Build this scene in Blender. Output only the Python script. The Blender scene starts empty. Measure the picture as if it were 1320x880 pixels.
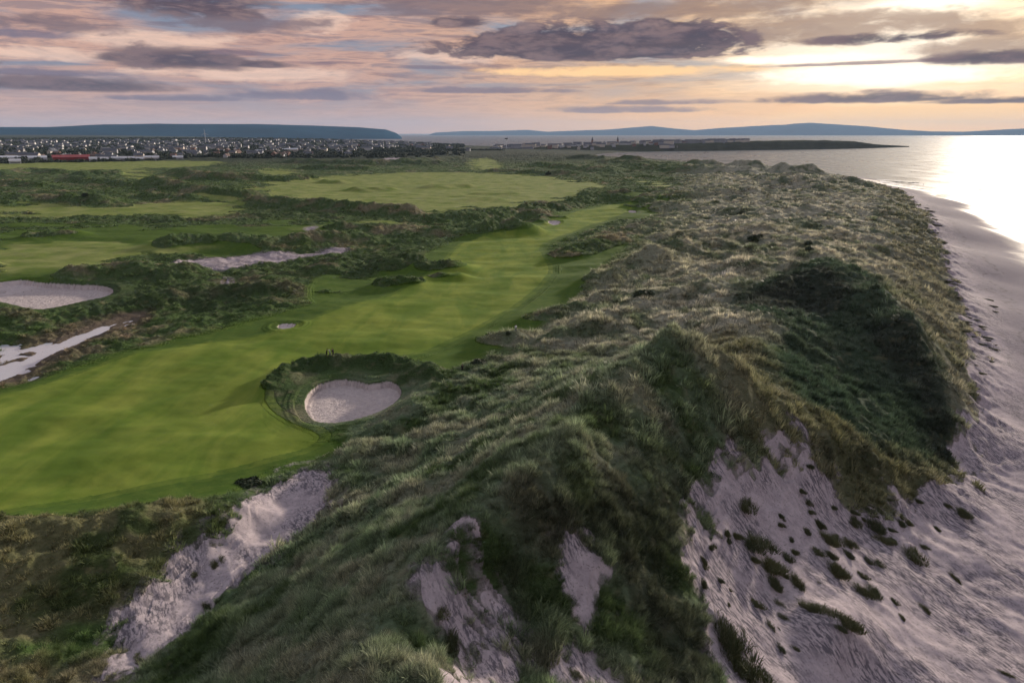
import bpy, math, random, time
T0 = time.time()
import numpy as np
from mathutils import Vector
rng = np.random.default_rng(7)
random.seed(7)
R = math.radians
S = bpy.context.scene
COL = S.collection
# ------------------------------------------------------------------ camera
F, H = 880.0, 60.0                       # focal length in photo pixels, eye height above the sea
PITCH = math.atan(268/F)
cp, sp = math.cos(PITCH), math.sin(PITCH)
cam = bpy.data.cameras.new('camera'); camo = bpy.data.objects.new('camera', cam); COL.objects.link(camo)
cam.sensor_width = 36; cam.lens = 36*F/1320
cam.clip_start = 0.5; cam.clip_end = 200000
camo.location = (0, 0, H); camo.rotation_euler = (math.pi/2-PITCH, 0, 0)
S.camera = camo

def ray(px, py):
    x = (px-660)/F; y = (440-py)/F
    return np.array([x, cp+y*sp, y*cp-sp])
def at(px, py, z):                       # sight line meets height z
    d = ray(px, py); t = (H-z)/(-d[2])
    return np.array([d[0]*t, d[1]*t])
def azel(px, py):
    d = ray(px, py); return math.atan2(d[0], d[1]), math.atan2(d[2], math.hypot(d[0], d[1]))

# ------------------------------------------------------------------ noise
def _hash(ix, iy, seed):
    h = (ix*374761393 + iy*668265263 + seed*2147483647) & 0xFFFFFFFF
    h = ((h ^ (h >> 13))*1274126177) & 0xFFFFFFFF
    h = (h ^ (h >> 16))
    return (h & 0xFFFF)/65535.0
def vnoise(x, y, seed=0):                # gradient noise, about -1..1
    ix = np.floor(x).astype(np.int64); iy = np.floor(y).astype(np.int64)
    fx = x-ix; fy = y-iy
    u = fx*fx*fx*(fx*(fx*6-15)+10); v = fy*fy*fy*(fy*(fy*6-15)+10)
    def g(a, b, dx, dy):
        t = _hash(a, b, seed)*2*np.pi
        return np.cos(t)*dx+np.sin(t)*dy
    n00 = g(ix, iy, fx, fy); n10 = g(ix+1, iy, fx-1, fy)
    n01 = g(ix, iy+1, fx, fy-1); n11 = g(ix+1, iy+1, fx-1, fy-1)
    return ((n00*(1-u)+n10*u)*(1-v)+(n01*(1-u)+n11*u)*v)*1.5
def fbm(x, y, seed=0, oct=4, gain=.5):
    s = 0; a = 1; f = 1
    for o in range(oct):
        s = s+a*vnoise(x*f+o*17.3, y*f-o*9.1, seed+o); a *= gain; f *= 2.03
    return s
def ridged(x, y, seed=0, oct=3):
    s = 0; a = 1; f = 1
    for o in range(oct):
        s = s+a*(1-np.abs(vnoise(x*f+o*7.7, y*f+o*3.1, seed+o))*1.6); a *= .5; f *= 2.1
    return s/1.75-.55
def sstep(a, b, x):
    t = np.clip((x-a)/(b-a), 0, 1); return t*t*(3-2*t)

# ------------------------------------------------------------------ terrain: broad shape from surveyed spots
CP = [  # sight line x, y, height of the ground there
 # golf ground, near
 (60,640,10.5),(60,560,10),(200,560,10),(300,500,10),(350,590,10),(100,500,9.5),(200,470,9.5),(420,440,10),(500,420,10),(560,380,10),
 (640,350,10),(690,320,10),(740,290,10),(800,265,10.5),(620,450,10),(520,440,10),(250,640,10),(380,560,10),(-150,600,10),(-150,450,9),(-300,500,9),
 (60,440,8.5),(110,425,8.6),(190,408,8.8),(70,378,9.2),(0,455,8.5),(60,470,8.8),(120,450,9),(0,520,9.2),(250,430,9.5),(150,395,9.5),(0,410,9.5),(330,335,9),(200,355,10),(0,350,11.5),
 (-60,470,8.4),(-120,400,9),
 (50,330,12),(200,305,12.5),(120,262,15),(250,268,14),(60,240,16),(200,235,16),(350,245,14),(500,250,12),(600,245,11),(700,240,10.5),(600,215,11),
 (400,225,13),(700,208,11),(330,300,12),(440,290,12),(540,282,11.5),(450,330,10),(420,360,10),(500,370,10),(380,380,10),(300,380,9.5),(600,300,10.5),(640,270,11),
 (-200,300,13),(-300,240,16),(100,214,12),(300,213,12),(500,212,12),(-400,214,14),(560,203,12),(300,204,14),(100,205,14),
 # left valley track and lower left
 (440,600,10),(400,640,9),(340,690,8.5),(260,760,8.5),(150,850,8.5),(60,860,9),(0,800,10.5),(100,740,11.5),(200,690,11.5),(280,660,11),(0,700,11.2),(-150,760,11),(-100,900,10),
 (560,500,11),(480,570,11),(640,470,11.5),(300,850,13),(420,720,13.5),(540,600,14),
 # near ridge
 (620,690,25),(540,742,23.5),(500,800,23),(440,880,22.5),(740,575,27),(800,500,28.5),(862,452,29.5),(690,630,26),(460,740,19),(600,600,19.5),(700,520,19.5),(780,470,20.5),
 (620,770,20.5),(740,880,17),(600,880,18.5),(560,830,20.5),(680,760,20),(760,800,18),(850,700,18.5),(900,600,20.5),(820,600,23.5),(870,520,26),(850,880,14),(860,790,15.5),
 # spur to the beach
 (930,470,27),(985,520,22.5),(1040,560,18),(1110,592,13.5),(1180,608,9),(1235,612,5.5),
 # seaward sand face
 (900,650,18),(960,600,18.5),(1000,640,14),(1000,700,12),(1000,780,10),(960,880,11),(1100,660,9),(1120,740,7),(1100,880,6.2),(1200,660,5.5),(1200,760,4.8),(1320,880,3.8),(1320,740,3.4),
 # bowl and second ridge
 (1080,440,15.5),(1090,480,13),(1150,520,11),(1195,570,8),(1040,470,17),(1120,400,18),(985,405,22),(950,440,23),(940,395,19),(1000,372,20),
 (1075,338,24),(1130,378,21.5),(1180,425,17.5),(1215,490,12),(1238,560,7),(1020,350,21),
 # rear of the near ridge
 (830,435,15),(760,450,13.5),(700,460,12.5),(900,425,17),(720,430,12.5),(860,400,16),(900,360,17),(800,380,13.5),(780,350,12.5),(830,320,13.5),(900,320,15.5),
 (760,330,11),(720,380,10.5),(660,440,10.8),(740,400,12),
 # dune belt
 (950,330,17),(1000,320,18),(1050,310,19),(1100,300,18.5),(1140,310,17),(1165,345,16),(1190,400,13.5),(900,285,15.5),(960,285,17.5),(1020,275,18.5),(1080,265,18),(1130,268,17),
 (850,285,12),(880,262,14),(940,255,16),(1000,245,18),(1050,240,19),(1100,241,18),(1140,254,16.5),(1165,272,15.5),(1172,300,14.5),
 (1080,229,19),(1040,218,19),(1000,217,20),(960,214,20),(900,212,19),(850,210,18.5),(800,206,18.5),(750,201,18),(700,197,17.5),(660,194,17),
 (850,235,13),(800,225,13),(900,235,15),(760,215,14),(950,228,17),(1010,230,18),(720,230,11),
 # foot of the dunes
 (1246,608,3.5),(1250,520,3.6),(1249,440,3.6),(1228,372,3.4),(1203,312,3.4),(1188,276,3.3),(1160,247,3.2),(1290,600,2.9),(1290,500,2.7),(1300,420,2.4),(1275,360,2.2),(1245,310,2.0),
 (1320,440,2),(1320,380,1.4),(1260,290,1.4),(1225,268,1.4),(1190,252,1.3),(1400,600,2.2),(1500,800,2),(1400,450,1.0),
 # shoreline and sea bed
 (1130,236,0),(1160,241,0),(1200,247,0),(1240,258,0),(1265,269,0),(1290,284,0),(1320,302,0),(1400,352,0),(1550,470,0),(1700,700,0),
 (1310,315,.6),(1320,330,.9),(1400,385,.8),(1290,299,.7),(1262,281,.7),(1235,267,.6),(1200,254,.6),(1340,330,.5),
 (1360,302,-1.6),(1320,275,-1.6),(1260,250,-1.6),(1200,240,-1.6),(1130,229,-1.6),(1500,352,-2.5),(1400,290,-3),(1320,240,-4),(1200,222,-4),(1100,214,-4),(1700,450,-4),(1250,200,-6),(1700,250,-8),
]
WP = [  # the same in metres: x, y, height
 (32,118,19),(40,128,16.5),(20,122,15.5),(10,70,24),(-5,40,23),(-8,25,20),(10,25,15),(25,35,11),(35,60,10.5),(45,45,7),(60,30,4),(0,0,16),(30,0,8),(60,-20,3),(-30,20,15),(-60,30,11),(-40,-30,14),
 (0,-150,14),(150,-200,-2),(-200,-100,11),(-300,50,11),(200,0,-4),(400,200,-5),(100,100,3),(90,60,3),(120,60,1.5),(160,60,-1),
 (78,170,17),(112,212,19),(100,230,17),
 # bay behind the dunes
 (400,1180,-2),(520,1400,-3),(460,1700,-3),(300,2000,-2),(380,2250,-3),(200,1900,1),(120,1800,8),(300,1500,6),(380,1250,1),(335,1100,12),(250,1300,15),(180,1550,13),(0,1900,12),(-200,1700,12),
 (800,1500,-6),(1200,2200,-6),(2500,2000,-10),(2000,3200,-10),(1500,4200,-10),
 # town
 (-300,2000,12),(-800,1800,13),(-1400,1700,15),(-600,2600,16),(-1400,2600,22),(-2600,2600,24),(-200,2600,14),(0,2400,12),(-800,3400,26),(-2000,3600,30),(-3500,3600,32),(-3000,1800,20),
 (100,2350,9),(220,2500,10),(-400,3400,12),(-1200,4600,26),(-3000,5000,40),(-5000,5000,40),(-5000,2500,25),(-100,3600,-6),(-500,4600,-8),(-1200,6500,-8),(-2400,9000,-8),
 (-4000,8000,40),(-7000,9000,60),(-12000,9000,60),(-12000,4000,40),(-4000,-4000,20),(-12000,-6000,20),(-3500,12000,-10),(3000,8000,-30),(12000,12000,-40),(12000,2000,-40),(6000,-4000,-40),(0,-4000,10),(1500,-4000,-20),
]
PX = np.array([[*at(a, b, c), c] for a, b, c in CP] + [list(w) for w in WP], float)
def lp(x, y):
    r = np.sqrt(x*x+y*y)+25.0
    return np.arctan2(x, y), np.log(r)
_a, _l = lp(PX[:, 0], PX[:, 1])
_c = .02
def _phi(da, dl): return np.sqrt(da*da+dl*dl+_c*_c)
_n = len(PX)
_K = _phi(_a[:, None]-_a[None], _l[:, None]-_l[None]) - np.eye(_n)*.008
_A = np.zeros((_n+1, _n+1)); _A[:_n, :_n] = _K; _A[:_n, _n] = 1; _A[_n, :_n] = 1
_w = np.linalg.solve(_A, np.append(PX[:, 2], 0))
def base(x, y):
    x = np.asarray(x, float); y = np.asarray(y, float); sh = x.shape
    x = x.ravel(); y = y.ravel(); out = np.empty(x.size)
    a, l = lp(x, y)
    for i in range(0, x.size, 60000):
        s = slice(i, i+60000)
        out[s] = _phi(a[s, None]-_a[None], l[s, None]-_l[None]) @ _w[:_n] + _w[_n]
    return out.reshape(sh)

def march(px, py, f, tmax=9000):         # where the sight line first meets the surface f
    px = np.atleast_1d(np.asarray(px, float)); py = np.atleast_1d(np.asarray(py, float))
    X = (px-660)/F; Y = (440-py)/F
    dx = X; dy = cp+Y*sp; dz = np.minimum(Y*cp-sp, -1e-3)
    ts = np.geomspace(25, tmax, 260)
    P = H+dz[:, None]*ts[None]
    G = f(dx[:, None]*ts[None], dy[:, None]*ts[None])
    below = P < G
    k = np.where(below.any(1), below.argmax(1), len(ts)-1); k = np.maximum(k, 1)
    lo = ts[k-1]; hi = ts[k]
    for _ in range(14):
        m = (lo+hi)/2
        b = (H+dz*m) < f(dx*m, dy*m)
        hi = np.where(b, m, hi); lo = np.where(b, lo, m)
    return np.stack([dx*hi, dy*hi], 1)
def hits(pts, f=base):
    p = np.array(pts, float); return march(p[:, 0], p[:, 1], f)

# ------------------------------------------------------------------ signed distance helpers (world metres)
def seg_dist(x, y, P, closed):
    n = len(P); best = np.full(x.shape, 1e9); tb = np.zeros(x.shape)
    for i in range(n if closed else n-1):
        ax, ay = P[i]; bx, by = P[(i+1) % n]
        vx, vy = bx-ax, by-ay; L = vx*vx+vy*vy+1e-9
        t = np.clip(((x-ax)*vx+(y-ay)*vy)/L, 0, 1)
        d = (x-ax-t*vx)**2+(y-ay-t*vy)**2
        m = d < best; best = np.where(m, d, best); tb = np.where(m, i+t, tb)
    return np.sqrt(best), tb
def sd_poly(x, y, P, margin=40.):
    x = np.asarray(x, float); y = np.asarray(y, float)
    out = np.full(x.shape, -margin)
    lo = P.min(0)-margin; hi = P.max(0)+margin
    m = (x > lo[0]) & (x < hi[0]) & (y > lo[1]) & (y < hi[1])
    if not m.any(): return out
    xs, ys = x[m], y[m]
    d, _ = seg_dist(xs, ys, P, True)
    ins = np.zeros(xs.shape, bool); n = len(P)
    for i in range(n):
        ax, ay = P[i]; bx, by = P[(i+1) % n]
        c = ((ay > ys) != (by > ys)) & (xs < (bx-ax)*(ys-ay)/((by-ay)+1e-12)+ax)
        ins ^= c
    out[m] = np.maximum(np.where(ins, d, -d), -margin)
    return out
def smooth_poly(P, it=2):                # Chaikin corner cutting
    for _ in range(it):
        Q = np.roll(P, -1, 0); P = np.stack([.75*P+.25*Q, .25*P+.75*Q], 1).reshape(-1, 2)
    return P

# ------------------------------------------------------------------ outlines on the ground
FAIR_PX = [
 [(-260,640),(-200,520),(0,512),(80,488),(160,458),(250,442),(350,430),(440,397),(520,376),(565,347),(583,322),(600,310),(650,303),(690,291),(730,276),(790,262),(822,263),(815,272),(775,286),(735,300),(695,316),(700,330),(713,345),(702,365),(662,396),(622,420),(562,450),(512,463),(455,462),(400,470),(358,488),(345,505),(352,525),(385,545),(425,558),(410,574),(340,596),(250,616),(100,642),(0,660),(-200,690)],
]
PALE_PX = [  # other mown ground
 [(-80,325),(0,320),(60,308),(150,312),(250,305),(330,300),(420,291),(446,292),(400,301),(300,313),(200,330),(110,346),(0,352),(-80,356)],
 [(-80,262),(0,262),(60,262),(130,270),(200,261),(330,260),(345,270),(260,280),(150,283),(60,279),(-80,277)],
 [(140,214),(180,213),(200,225),(245,236),(270,250),(330,260),(250,264),(205,240),(160,228)],
 [(310,238),(420,226),(560,221),(700,225),(790,238),(765,251),(700,263),(600,273),(480,271),(400,262),(330,254)],
 [(430,292),(540,275),(585,272),(560,283),(480,292)],
 [(600,205),(632,202),(655,216),(608,223)],
 [(800,230),(840,231),(875,241),(840,241)],
 [(-80,211),(100,209),(240,207),(290,208),(290,213),(150,219),(0,222),(-80,222)],
 [(330,222),(345,216),(400,222),(370,228)],
 [(440,225),(470,224),(470,231),(440,231)],
]
MOWN_PX = [  # longer mown grass beside the fairways
 [(700,322),(750,312),(800,300),(850,288),(812,318),(775,352),(750,385),(705,425),(650,455),(585,478),(545,480),(512,464),(562,448),(622,418),(662,394),(702,364),(712,345)],
 [(-300,690),(0,655),(250,612),(340,592),(425,556),(445,560),(420,590),(370,615),(300,655),(150,660),(0,700),(-300,740)],
 [(-60,520),(60,490),(130,470),(200,440),(270,425),(340,405),(420,385),(500,345),(560,320),(600,300),(650,310),(600,360),(500,410),(400,450),(200,500),(0,560)],
 [(640,300),(700,280),(760,262),(800,245),(850,250),(880,262),(830,285),(740,300)],
 [(-80,300),(0,285),(150,290),(300,285),(420,282),(520,290),(480,310),(300,330),(150,345),(0,380),(-80,380)],
 [(400,350),(480,350),(560,360),(540,375),(440,395),(380,395)],
]
BUNKER_PX = [
 ([(384,517),(394,500),(412,490),(440,485),(462,487),(480,492),(498,487),(515,490),(526,503),(516,519),(494,531),(462,541),(432,547),(400,545),(389,533)], 'large pale sand bunker with a scalloped dark grass lip beside the near fairway', 1.3),
 ([(351,419),(362,415),(386,416),(386,421),(372,425),(356,425)], 'small round sand bunker across the fairway from the large one', .7),
 ([(-40,368),(0,361),(30,358),(60,364),(98,366),(128,365),(151,370),(148,380),(108,388),(62,398),(42,401),(0,388),(-40,384)], 'broad sand bunker at the left edge behind the ponded track', 1.5),
 ([(702,284),(724,284),(724,289),(710,290)], 'tiny sand bunker under a dark lip short of the far green', .9),
 ([(808,270),(822,271),(822,275),(809,275)], 'tiny sand bunker at the right side of the far green', .9),
]
SCRAPE_PX = [
 [(215,341),(260,333),(300,331),(340,325),(400,326),(415,321),(445,319),(452,325),(410,331),(350,340),(290,348),(235,345)],
 [(288,356),(298,355),(300,366),(288,368)],
 [(392,293),(410,292),(408,297),(393,297)],
 [(486,206),(505,203),(520,204),(512,208),(492,209)],
 # blow-out track, lower left
 [(398,592),(425,600),(448,612),(440,645),(405,680),(372,705),(330,735),(290,780),(230,835),(180,870),(90,900),(110,850),(150,800),(160,760),(205,722),(250,692),(292,684),(291,655),(320,640),(345,612)],
 # blow-outs on the near slope
 [(525,745),(545,722),(590,705),(612,722),(604,755),(636,790),(680,815),(712,860),(730,910),(590,910),(570,860),(552,830),(532,800)],
 [(705,722),(730,702),(770,705),(800,728),(805,760),(780,778),(800,815),(815,860),(830,910),(730,910),(700,850),(712,800),(690,760)],
 [(560,712),(592,700),(600,716),(580,722)],
 # seaward face
 [(888,650),(910,628),(928,592),(965,575),(1000,588),(1018,562),(1040,570),(1062,610),(1100,640),(1140,668),(1150,640),(1170,612),(1210,625),(1252,612),(1340,640),(1500,760),(1500,1000),(1000,1000),(960,930),(905,860),(900,800),(892,740),(880,690)],
 [(800,860),(860,850),(900,870),(960,900),(820,920)],
]
FOOT_PX = [(1252,650),(1249,600),(1250,520),(1247,440),(1226,372),(1202,312),(1187,276),(1158,247)]
DARK_PX = [
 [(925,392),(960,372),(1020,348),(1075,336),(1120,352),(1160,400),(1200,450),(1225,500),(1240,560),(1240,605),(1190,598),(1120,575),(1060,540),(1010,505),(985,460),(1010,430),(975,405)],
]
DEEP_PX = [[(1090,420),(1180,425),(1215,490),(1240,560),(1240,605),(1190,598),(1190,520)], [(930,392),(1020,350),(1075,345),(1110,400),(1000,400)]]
SHADED_SHRUB_PX = [[(610,715),(640,680),(740,640),(830,610),(885,600),(900,640),(882,690),(892,760),(930,830),(960,900),(840,900),(806,840),(800,770),(792,725),(745,700),(705,712),(690,760),(712,850),(680,820),(620,790),(598,760)],
            [(905,590),(950,560),(900,540),(860,560),(820,600),(890,620)], [(1090,560),(1130,590),(1150,630),(1110,640),(1060,600)]]  # slopes turned from the sun, darkened in the vegetation colour
TUSS_PX = [(-60,660),(60,655),(180,652),(288,650),(290,690),(240,700),(200,740),(130,780),(60,800),(-60,840)]
POND_PX = [(-60,515),(-60,470),(0,476),(35,458),(55,446),(100,429),(150,411),(178,405),(184,408),(150,423),(118,437),(75,456),(40,478),(0,497)]
BANK_PX = [(-60,560),(-80,450),(0,452),(90,415),(170,398),(220,400),(190,420),(120,450),(60,480),(0,510)]

bh = base
fairs = [smooth_poly(hits(p)) for p in FAIR_PX]
pales = [smooth_poly(hits(p)) for p in PALE_PX]
mowns = [smooth_poly(hits(p)) for p in MOWN_PX]
bunks = [smooth_poly(hits(p[0])) for p in BUNKER_PX]
scrapes = [smooth_poly(hits(p), 1) for p in SCRAPE_PX]
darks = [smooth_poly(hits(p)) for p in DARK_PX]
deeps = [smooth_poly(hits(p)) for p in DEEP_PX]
shaded_shrubs = [smooth_poly(hits(p)) for p in SHADED_SHRUB_PX]; tuss = smooth_poly(hits(TUSS_PX))
pond = smooth_poly(np.array([at(a, b, 8.2) for a, b in POND_PX]))
bank = smooth_poly(hits(BANK_PX))
foot = np.array([at(a, b, 3.4) for a, b in FOOT_PX])
foot = np.vstack([[95, 20], [88, 60], foot, [410, 760], [440, 900], [440, 1050], [400, 1180], [330, 1500]])
beach = np.vstack([foot, [[700, 1600], [2000, 1000], [2000, -300], [95, -300]]])
shore = np.array([at(a, b, 0) for a, b in [(1118,233),(1160,241),(1200,247),(1240,258),(1265,269),(1290,284),(1320,302),(1400,352),(1550,470),(1700,700)]])
mainpoly = fairs[0]

# ------------------------------------------------------------------ mounds and banks (photo x, y of the foot line, height, half-width in m)
RG = [
 ([(352,502),(372,482),(415,471),(475,468),(525,474),(552,488)], 1.7, 3.2),
 ([(552,488),(560,505),(530,530)], 1.2, 3.5),
 ([(622,302),(647,297),(678,301)], 5.0, 9),
 ([(505,348),(528,344)], 4.5, 7), ([(560,349),(585,348)], 3.5, 7), ([(565,360),(590,359)], 2.0, 5), ([(500,368),(530,366)], 2.2, 6),
 ([(440,296),(500,298),(560,300)], 3.0, 10),
 ([(560,282),(620,283),(690,272)], 3.5, 9),
 ([(330,262),(400,268),(480,272),(530,277)], 4.5, 9),
 ([(225,318),(290,312),(350,318),(400,312),(450,308)], 4.0, 9),
 ([(200,236),(240,248),(290,254),(320,256)], 6.0, 14),
 ([(230,226),(270,232),(300,232)], 6.5, 16),
 ([(0,226),(40,222),(80,224)], 4.5, 16), ([(110,226),(145,225)], 4.5, 12), ([(10,238),(50,240)], 4, 12),
 ([(0,262),(60,258),(130,262)], 4.0, 13), ([(90,232),(170,240)], 3, 12), ([(200,254),(250,258)], 3, 10),
 ([(50,306),(90,303)], 3, 7), ([(100,356),(160,350),(230,352)], 3.0, 8), ([(200,388),(250,380),(320,376),(370,374)], 2.2, 5.5),
 ([(0,408),(30,412)], 2.2, 6), ([(420,345),(440,338)], 2, 6),
 ([(330,232),(370,233),(400,232)], 4.5, 12), ([(420,236),(440,236)], 3, 8), ([(460,246),(500,246)], 2.6, 9), ([(560,243),(600,241)], 2.6, 12),
 ([(600,258),(640,258)], 1.6, 8), ([(620,250),(660,250)], 1.2, 8), ([(380,210),(480,212),(560,212)], 6, 22), ([(400,218),(470,219)], 5, 16),
 ([(520,210),(590,205)], 6, 18), ([(640,222),(740,226)], 4, 16), ([(700,214),(780,220)], 5, 20),
 ([(690,278),(720,270),(745,264)], 3.0, 8), ([(750,262),(780,258),(830,258)], 3.4, 9), ([(760,252),(800,250)], 2.5, 10), ([(695,285),(702,281),(728,281)], 1.4, 3),
 ([(830,262),(870,268)], 3, 9), ([(805,268),(826,269)], 1.6, 4),
 ([(735,330),(790,310),(850,290)], 3.0, 10), ([(790,360),(850,335),(920,320)], 3.0, 9), ([(840,345),(880,330)], 2, 7),
 ([(640,440),(700,440),(760,425)], 1.6, 6), ([(700,410),(790,385)], 1.8, 6), ([(780,415),(850,385),(900,378)], 2.0, 7),
 ([(960,345),(1060,328)], 2, 8), ([(900,305),(1000,300)], 2.5, 10), ([(960,275),(1060,270)], 3, 12), ([(880,255),(960,250)], 4, 14), ([(1000,240),(1060,236)], 5, 16),
 ([(900,220),(960,222)], 5, 20), ([(820,215),(880,219)], 4.5, 20), ([(1010,222),(1045,224)], 8.0, 14), ([(950,218),(972,218)], 8.0, 14), ([(895,215),(915,215)], 7, 16), ([(1080,235),(1110,240)], 5.0, 13), ([(985,232),(1060,245)], 4.0, 12),
 ([(805,208),(825,209)], 7, 16), ([(745,203),(775,205)], 5, 16), ([(780,209),(870,212)], 3, 18),
 ([(0,690),(120,690),(240,670),(288,668)], 1.6, 5), ([(20,750),(140,730)], 1.2, 5),
]
ridges = [(hits(p), h, w) for p, h, w in RG]
crests = [(hits([(560,740),(620,692),(690,632),(740,577),(800,502),(862,454)]), 2.6, 4.5), (hits([(862,454),(925,472),(985,522),(1040,562),(1110,594),(1180,608)]), 1.8, 4.0), (hits([(1000,374),(1075,340),(1130,380),(1180,427),(1215,492)]), 2.0, 5.0)]
def masks(x, y):
    m = {}
    m['fair'] = np.max([sd_poly(x, y, p, 12) for p in fairs], 0)
    m['pale'] = np.max([sd_poly(x, y, p, 25) for p in pales], 0)
    m['mown'] = np.max([sd_poly(x, y, p, 25) for p in mowns[3:]], 0); mown_a = np.max([sd_poly(x, y, p, 25) for p in mowns[:3]], 0)
    m['bunk'] = np.max([sd_poly(x, y, p, 8) for p in bunks], 0)
    m['scrape'] = np.max([sd_poly(x, y, p, 12) for p in scrapes], 0)
    near_ = np.hypot(x, y) < 170
    m['scrape'] = m['scrape']+near_*((1.3+1.1*(x > -12))*fbm(x/6, y/6, 501, 3)+.7*fbm(x/1.7, y/1.7, 502, 2)-.5-.35*((x < -12) | (np.hypot(x, y) < 62)))
    m['beach'] = sd_poly(x, y, beach, 30)
    m['beach'] = m['beach']+(3.2*fbm(x/13, y/13, 511, 3)+1.2*fbm(x/3.5, y/3.5, 512, 2))*sstep(25, 8, np.abs(m['beach']))
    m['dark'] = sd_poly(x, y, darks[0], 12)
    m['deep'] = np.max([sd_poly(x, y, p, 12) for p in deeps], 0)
    m['pond'] = sd_poly(x, y, pond, 20)
    m['bank'] = sd_poly(x, y, bank, 20)
    rid = np.zeros(x.shape); rz_ = np.zeros(x.shape)
    for P, h, w in ridges:
        lo = P.min(0)-3*w; hi = P.max(0)+3*w
        k = (x > lo[0]) & (x < hi[0]) & (y > lo[1]) & (y < hi[1])
        if not k.any(): continue
        d, t = seg_dist(x[k], y[k], P, False)
        wob = 1+.30*vnoise(x[k]/w*.8, y[k]/w*.8, 31)
        g_ = np.exp(-(d/w)**2); rz_[k] += h*g_*wob*1.15; rid[k] = np.maximum(rid[k], g_*min(1, h/2.5))
    m['ridz'] = rz_; m['rid'] = rid
    nn = fbm(x/48, y/24, 401, 3)
    cut = 30*sstep(.22, .55, rid+.12*nn)
    m['fair'] = m['fair']-12*sstep(.3, .6, rid)
    m['pale'] = np.maximum(m['pale']-cut-20*sstep(.0, .38, nn), -25)
    m['mown'] = np.maximum(m['mown']-cut-24*sstep(-.15, .25, nn)*(np.hypot(x, y) > 190), -25)
    m['mown'] = np.maximum(np.maximum(m['mown'], mown_a-cut*.8), m['fair']+5.5-16*sstep(-7.9, -3.5, m['bunk']))
    m['shaded_shrub'] = np.max([sd_poly(x, y, p, 12) for p in shaded_shrubs], 0)
    m['tuss'] = sd_poly(x, y, tuss, 12)
    return m
def height(x, y, m=None, detail=True):
    x = np.asarray(x, float); y = np.asarray(y, float)
    if m is None: m = masks(x, y)
    z = base(x, y)
    r = np.hypot(x, y)
    z = z+m['ridz']
    for P, h, w in crests:                       # knife-edge of the near ridge and its spur
        k = (np.abs(x-40) < 90) & (y > 20) & (y < 170)
        if k.any():
            d, t = seg_dist(x[k], y[k], P, False); z[k] += h*np.exp(-d/w)
    mown = np.maximum(np.maximum(m['fair'], m['pale']), m['mown'])
    wild = 1-sstep(-6, 4, mown)
    wild *= 1-sstep(-3, 2, np.maximum(m['bunk'], m['pond']))
    sea = sstep(-4, 10, m['beach'])
    wild *= 1-sea
    wild *= 1-.93*sstep(-7.9, -2.5, m['bunk'])
    sc = sstep(-1, 3, m['scrape'])
    belt = sstep(-250, 60, x-.33*y+20)*(1-sea)        # the wilder dunes towards the beach
    farw = 1-sstep(1500, 2100, r)
    amp = wild*(1-.75*sc)*farw
    z += amp*(1.35+2.5*belt*sstep(120, 320, r))*(ridged(x/34+.3, y/26, 3, 3))*sstep(60, 200, r)
    z += amp*(.85+.75*belt)*(ridged(x/11, y/8.5, 5, 2))*sstep(45, 120, r)
    z += amp*.62*fbm(x/2.9, y/2.9, 9, 2)*(.75+.35*sstep(40, 90, r))
    z += amp*.9*fbm(x/14, y/14, 55, 2)
    gentle = sstep(-2, 8, mown)*farw
    z += gentle*(.62*fbm(x/30, y/19, 21, 2)+.12*fbm(x/7, y/5, 77, 2))
    # blown sand faces: rills and soft lumps
    sl = sstep(-1, 2, m['scrape'])*(1-.7*sea)
    u = (x*.545-y*.839); v = (x*.839+y*.545)
    z += sl*(.22*fbm(u/9, v/3.5, 41, 2)+.02*fbm(u/2.6, v/.7, 42, 2)+.5*fbm(x/10, y/10, 43, 2))
    # beach: shallow tide ripples and footprints
    z += sea*.03*fbm(x/9, y/16, 61, 3)*sstep(0, 1.0, z)
    # bunkers are hollows
    for P, b in zip(bunks, BUNKER_PX):
        s = sd_poly(x, y, P, 4)
        z -= b[2]*1.3*sstep(-.4, 1.3, s)
        z += .25*sstep(-3.5, -.6, s)*(1-sstep(-.6, .6, s))
    # flooded track
    z = z-.75*sstep(-3.0, 2.5, m['pond']+1.1*fbm(x/5, y/5, 88, 3))*1.1
    # headland with a cliff edge, beyond the bay
    return z

# ------------------------------------------------------------------ object helpers
def mesh_np(name, V, Fq):
    me = bpy.data.meshes.new(name)
    V = np.asarray(V, np.float32); Fq = np.asarray(Fq, np.int32)
    nf, k = Fq.shape
    me.vertices.add(len(V)); me.vertices.foreach_set('co', V.ravel())
    me.loops.add(nf*k); me.loops.foreach_set('vertex_index', Fq.ravel())
    me.polygons.add(nf)
    me.polygons.foreach_set('loop_start', np.arange(0, nf*k, k, dtype=np.int32))
    me.polygons.foreach_set('loop_total', np.full(nf, k, np.int32))
    me.update(calc_edges=True)
    return me
def link(name, me, mat=None, parent=None, smooth=False):
    o = bpy.data.objects.new(name, me); COL.objects.link(o)
    if mat is not None:
        if isinstance(mat, (list, tuple)):
            for mm in mat: me.materials.append(mm)
        else: me.materials.append(mat)
    if parent: o.parent = parent
    if smooth: me.polygons.foreach_set('use_smooth', np.ones(len(me.polygons), bool))
    return o
def tag(o, label=None, cat=None, group=None, kind=None):
    if label: o['label'] = label
    if cat: o['category'] = cat
    if group: o['group'] = group
    if kind: o['kind'] = kind
    return o
def empty(name, loc, rz=0):
    o = bpy.data.objects.new(name, None); COL.objects.link(o); o.location = loc; o.rotation_euler = (0, 0, rz)
    o.empty_display_size = .5
    return o
def copy_tree(o, loc, rz=0, sc=None):
    r = o.copy(); COL.objects.link(r); r.location = loc; r.rotation_euler = (0, 0, rz)
    if sc is not None: r.scale = sc
    for ch in o.children:
        c = ch.copy(); COL.objects.link(c); c.parent = r
        for g in ch.children:
            d = g.copy(); COL.objects.link(d); d.parent = c
    return r
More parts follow.
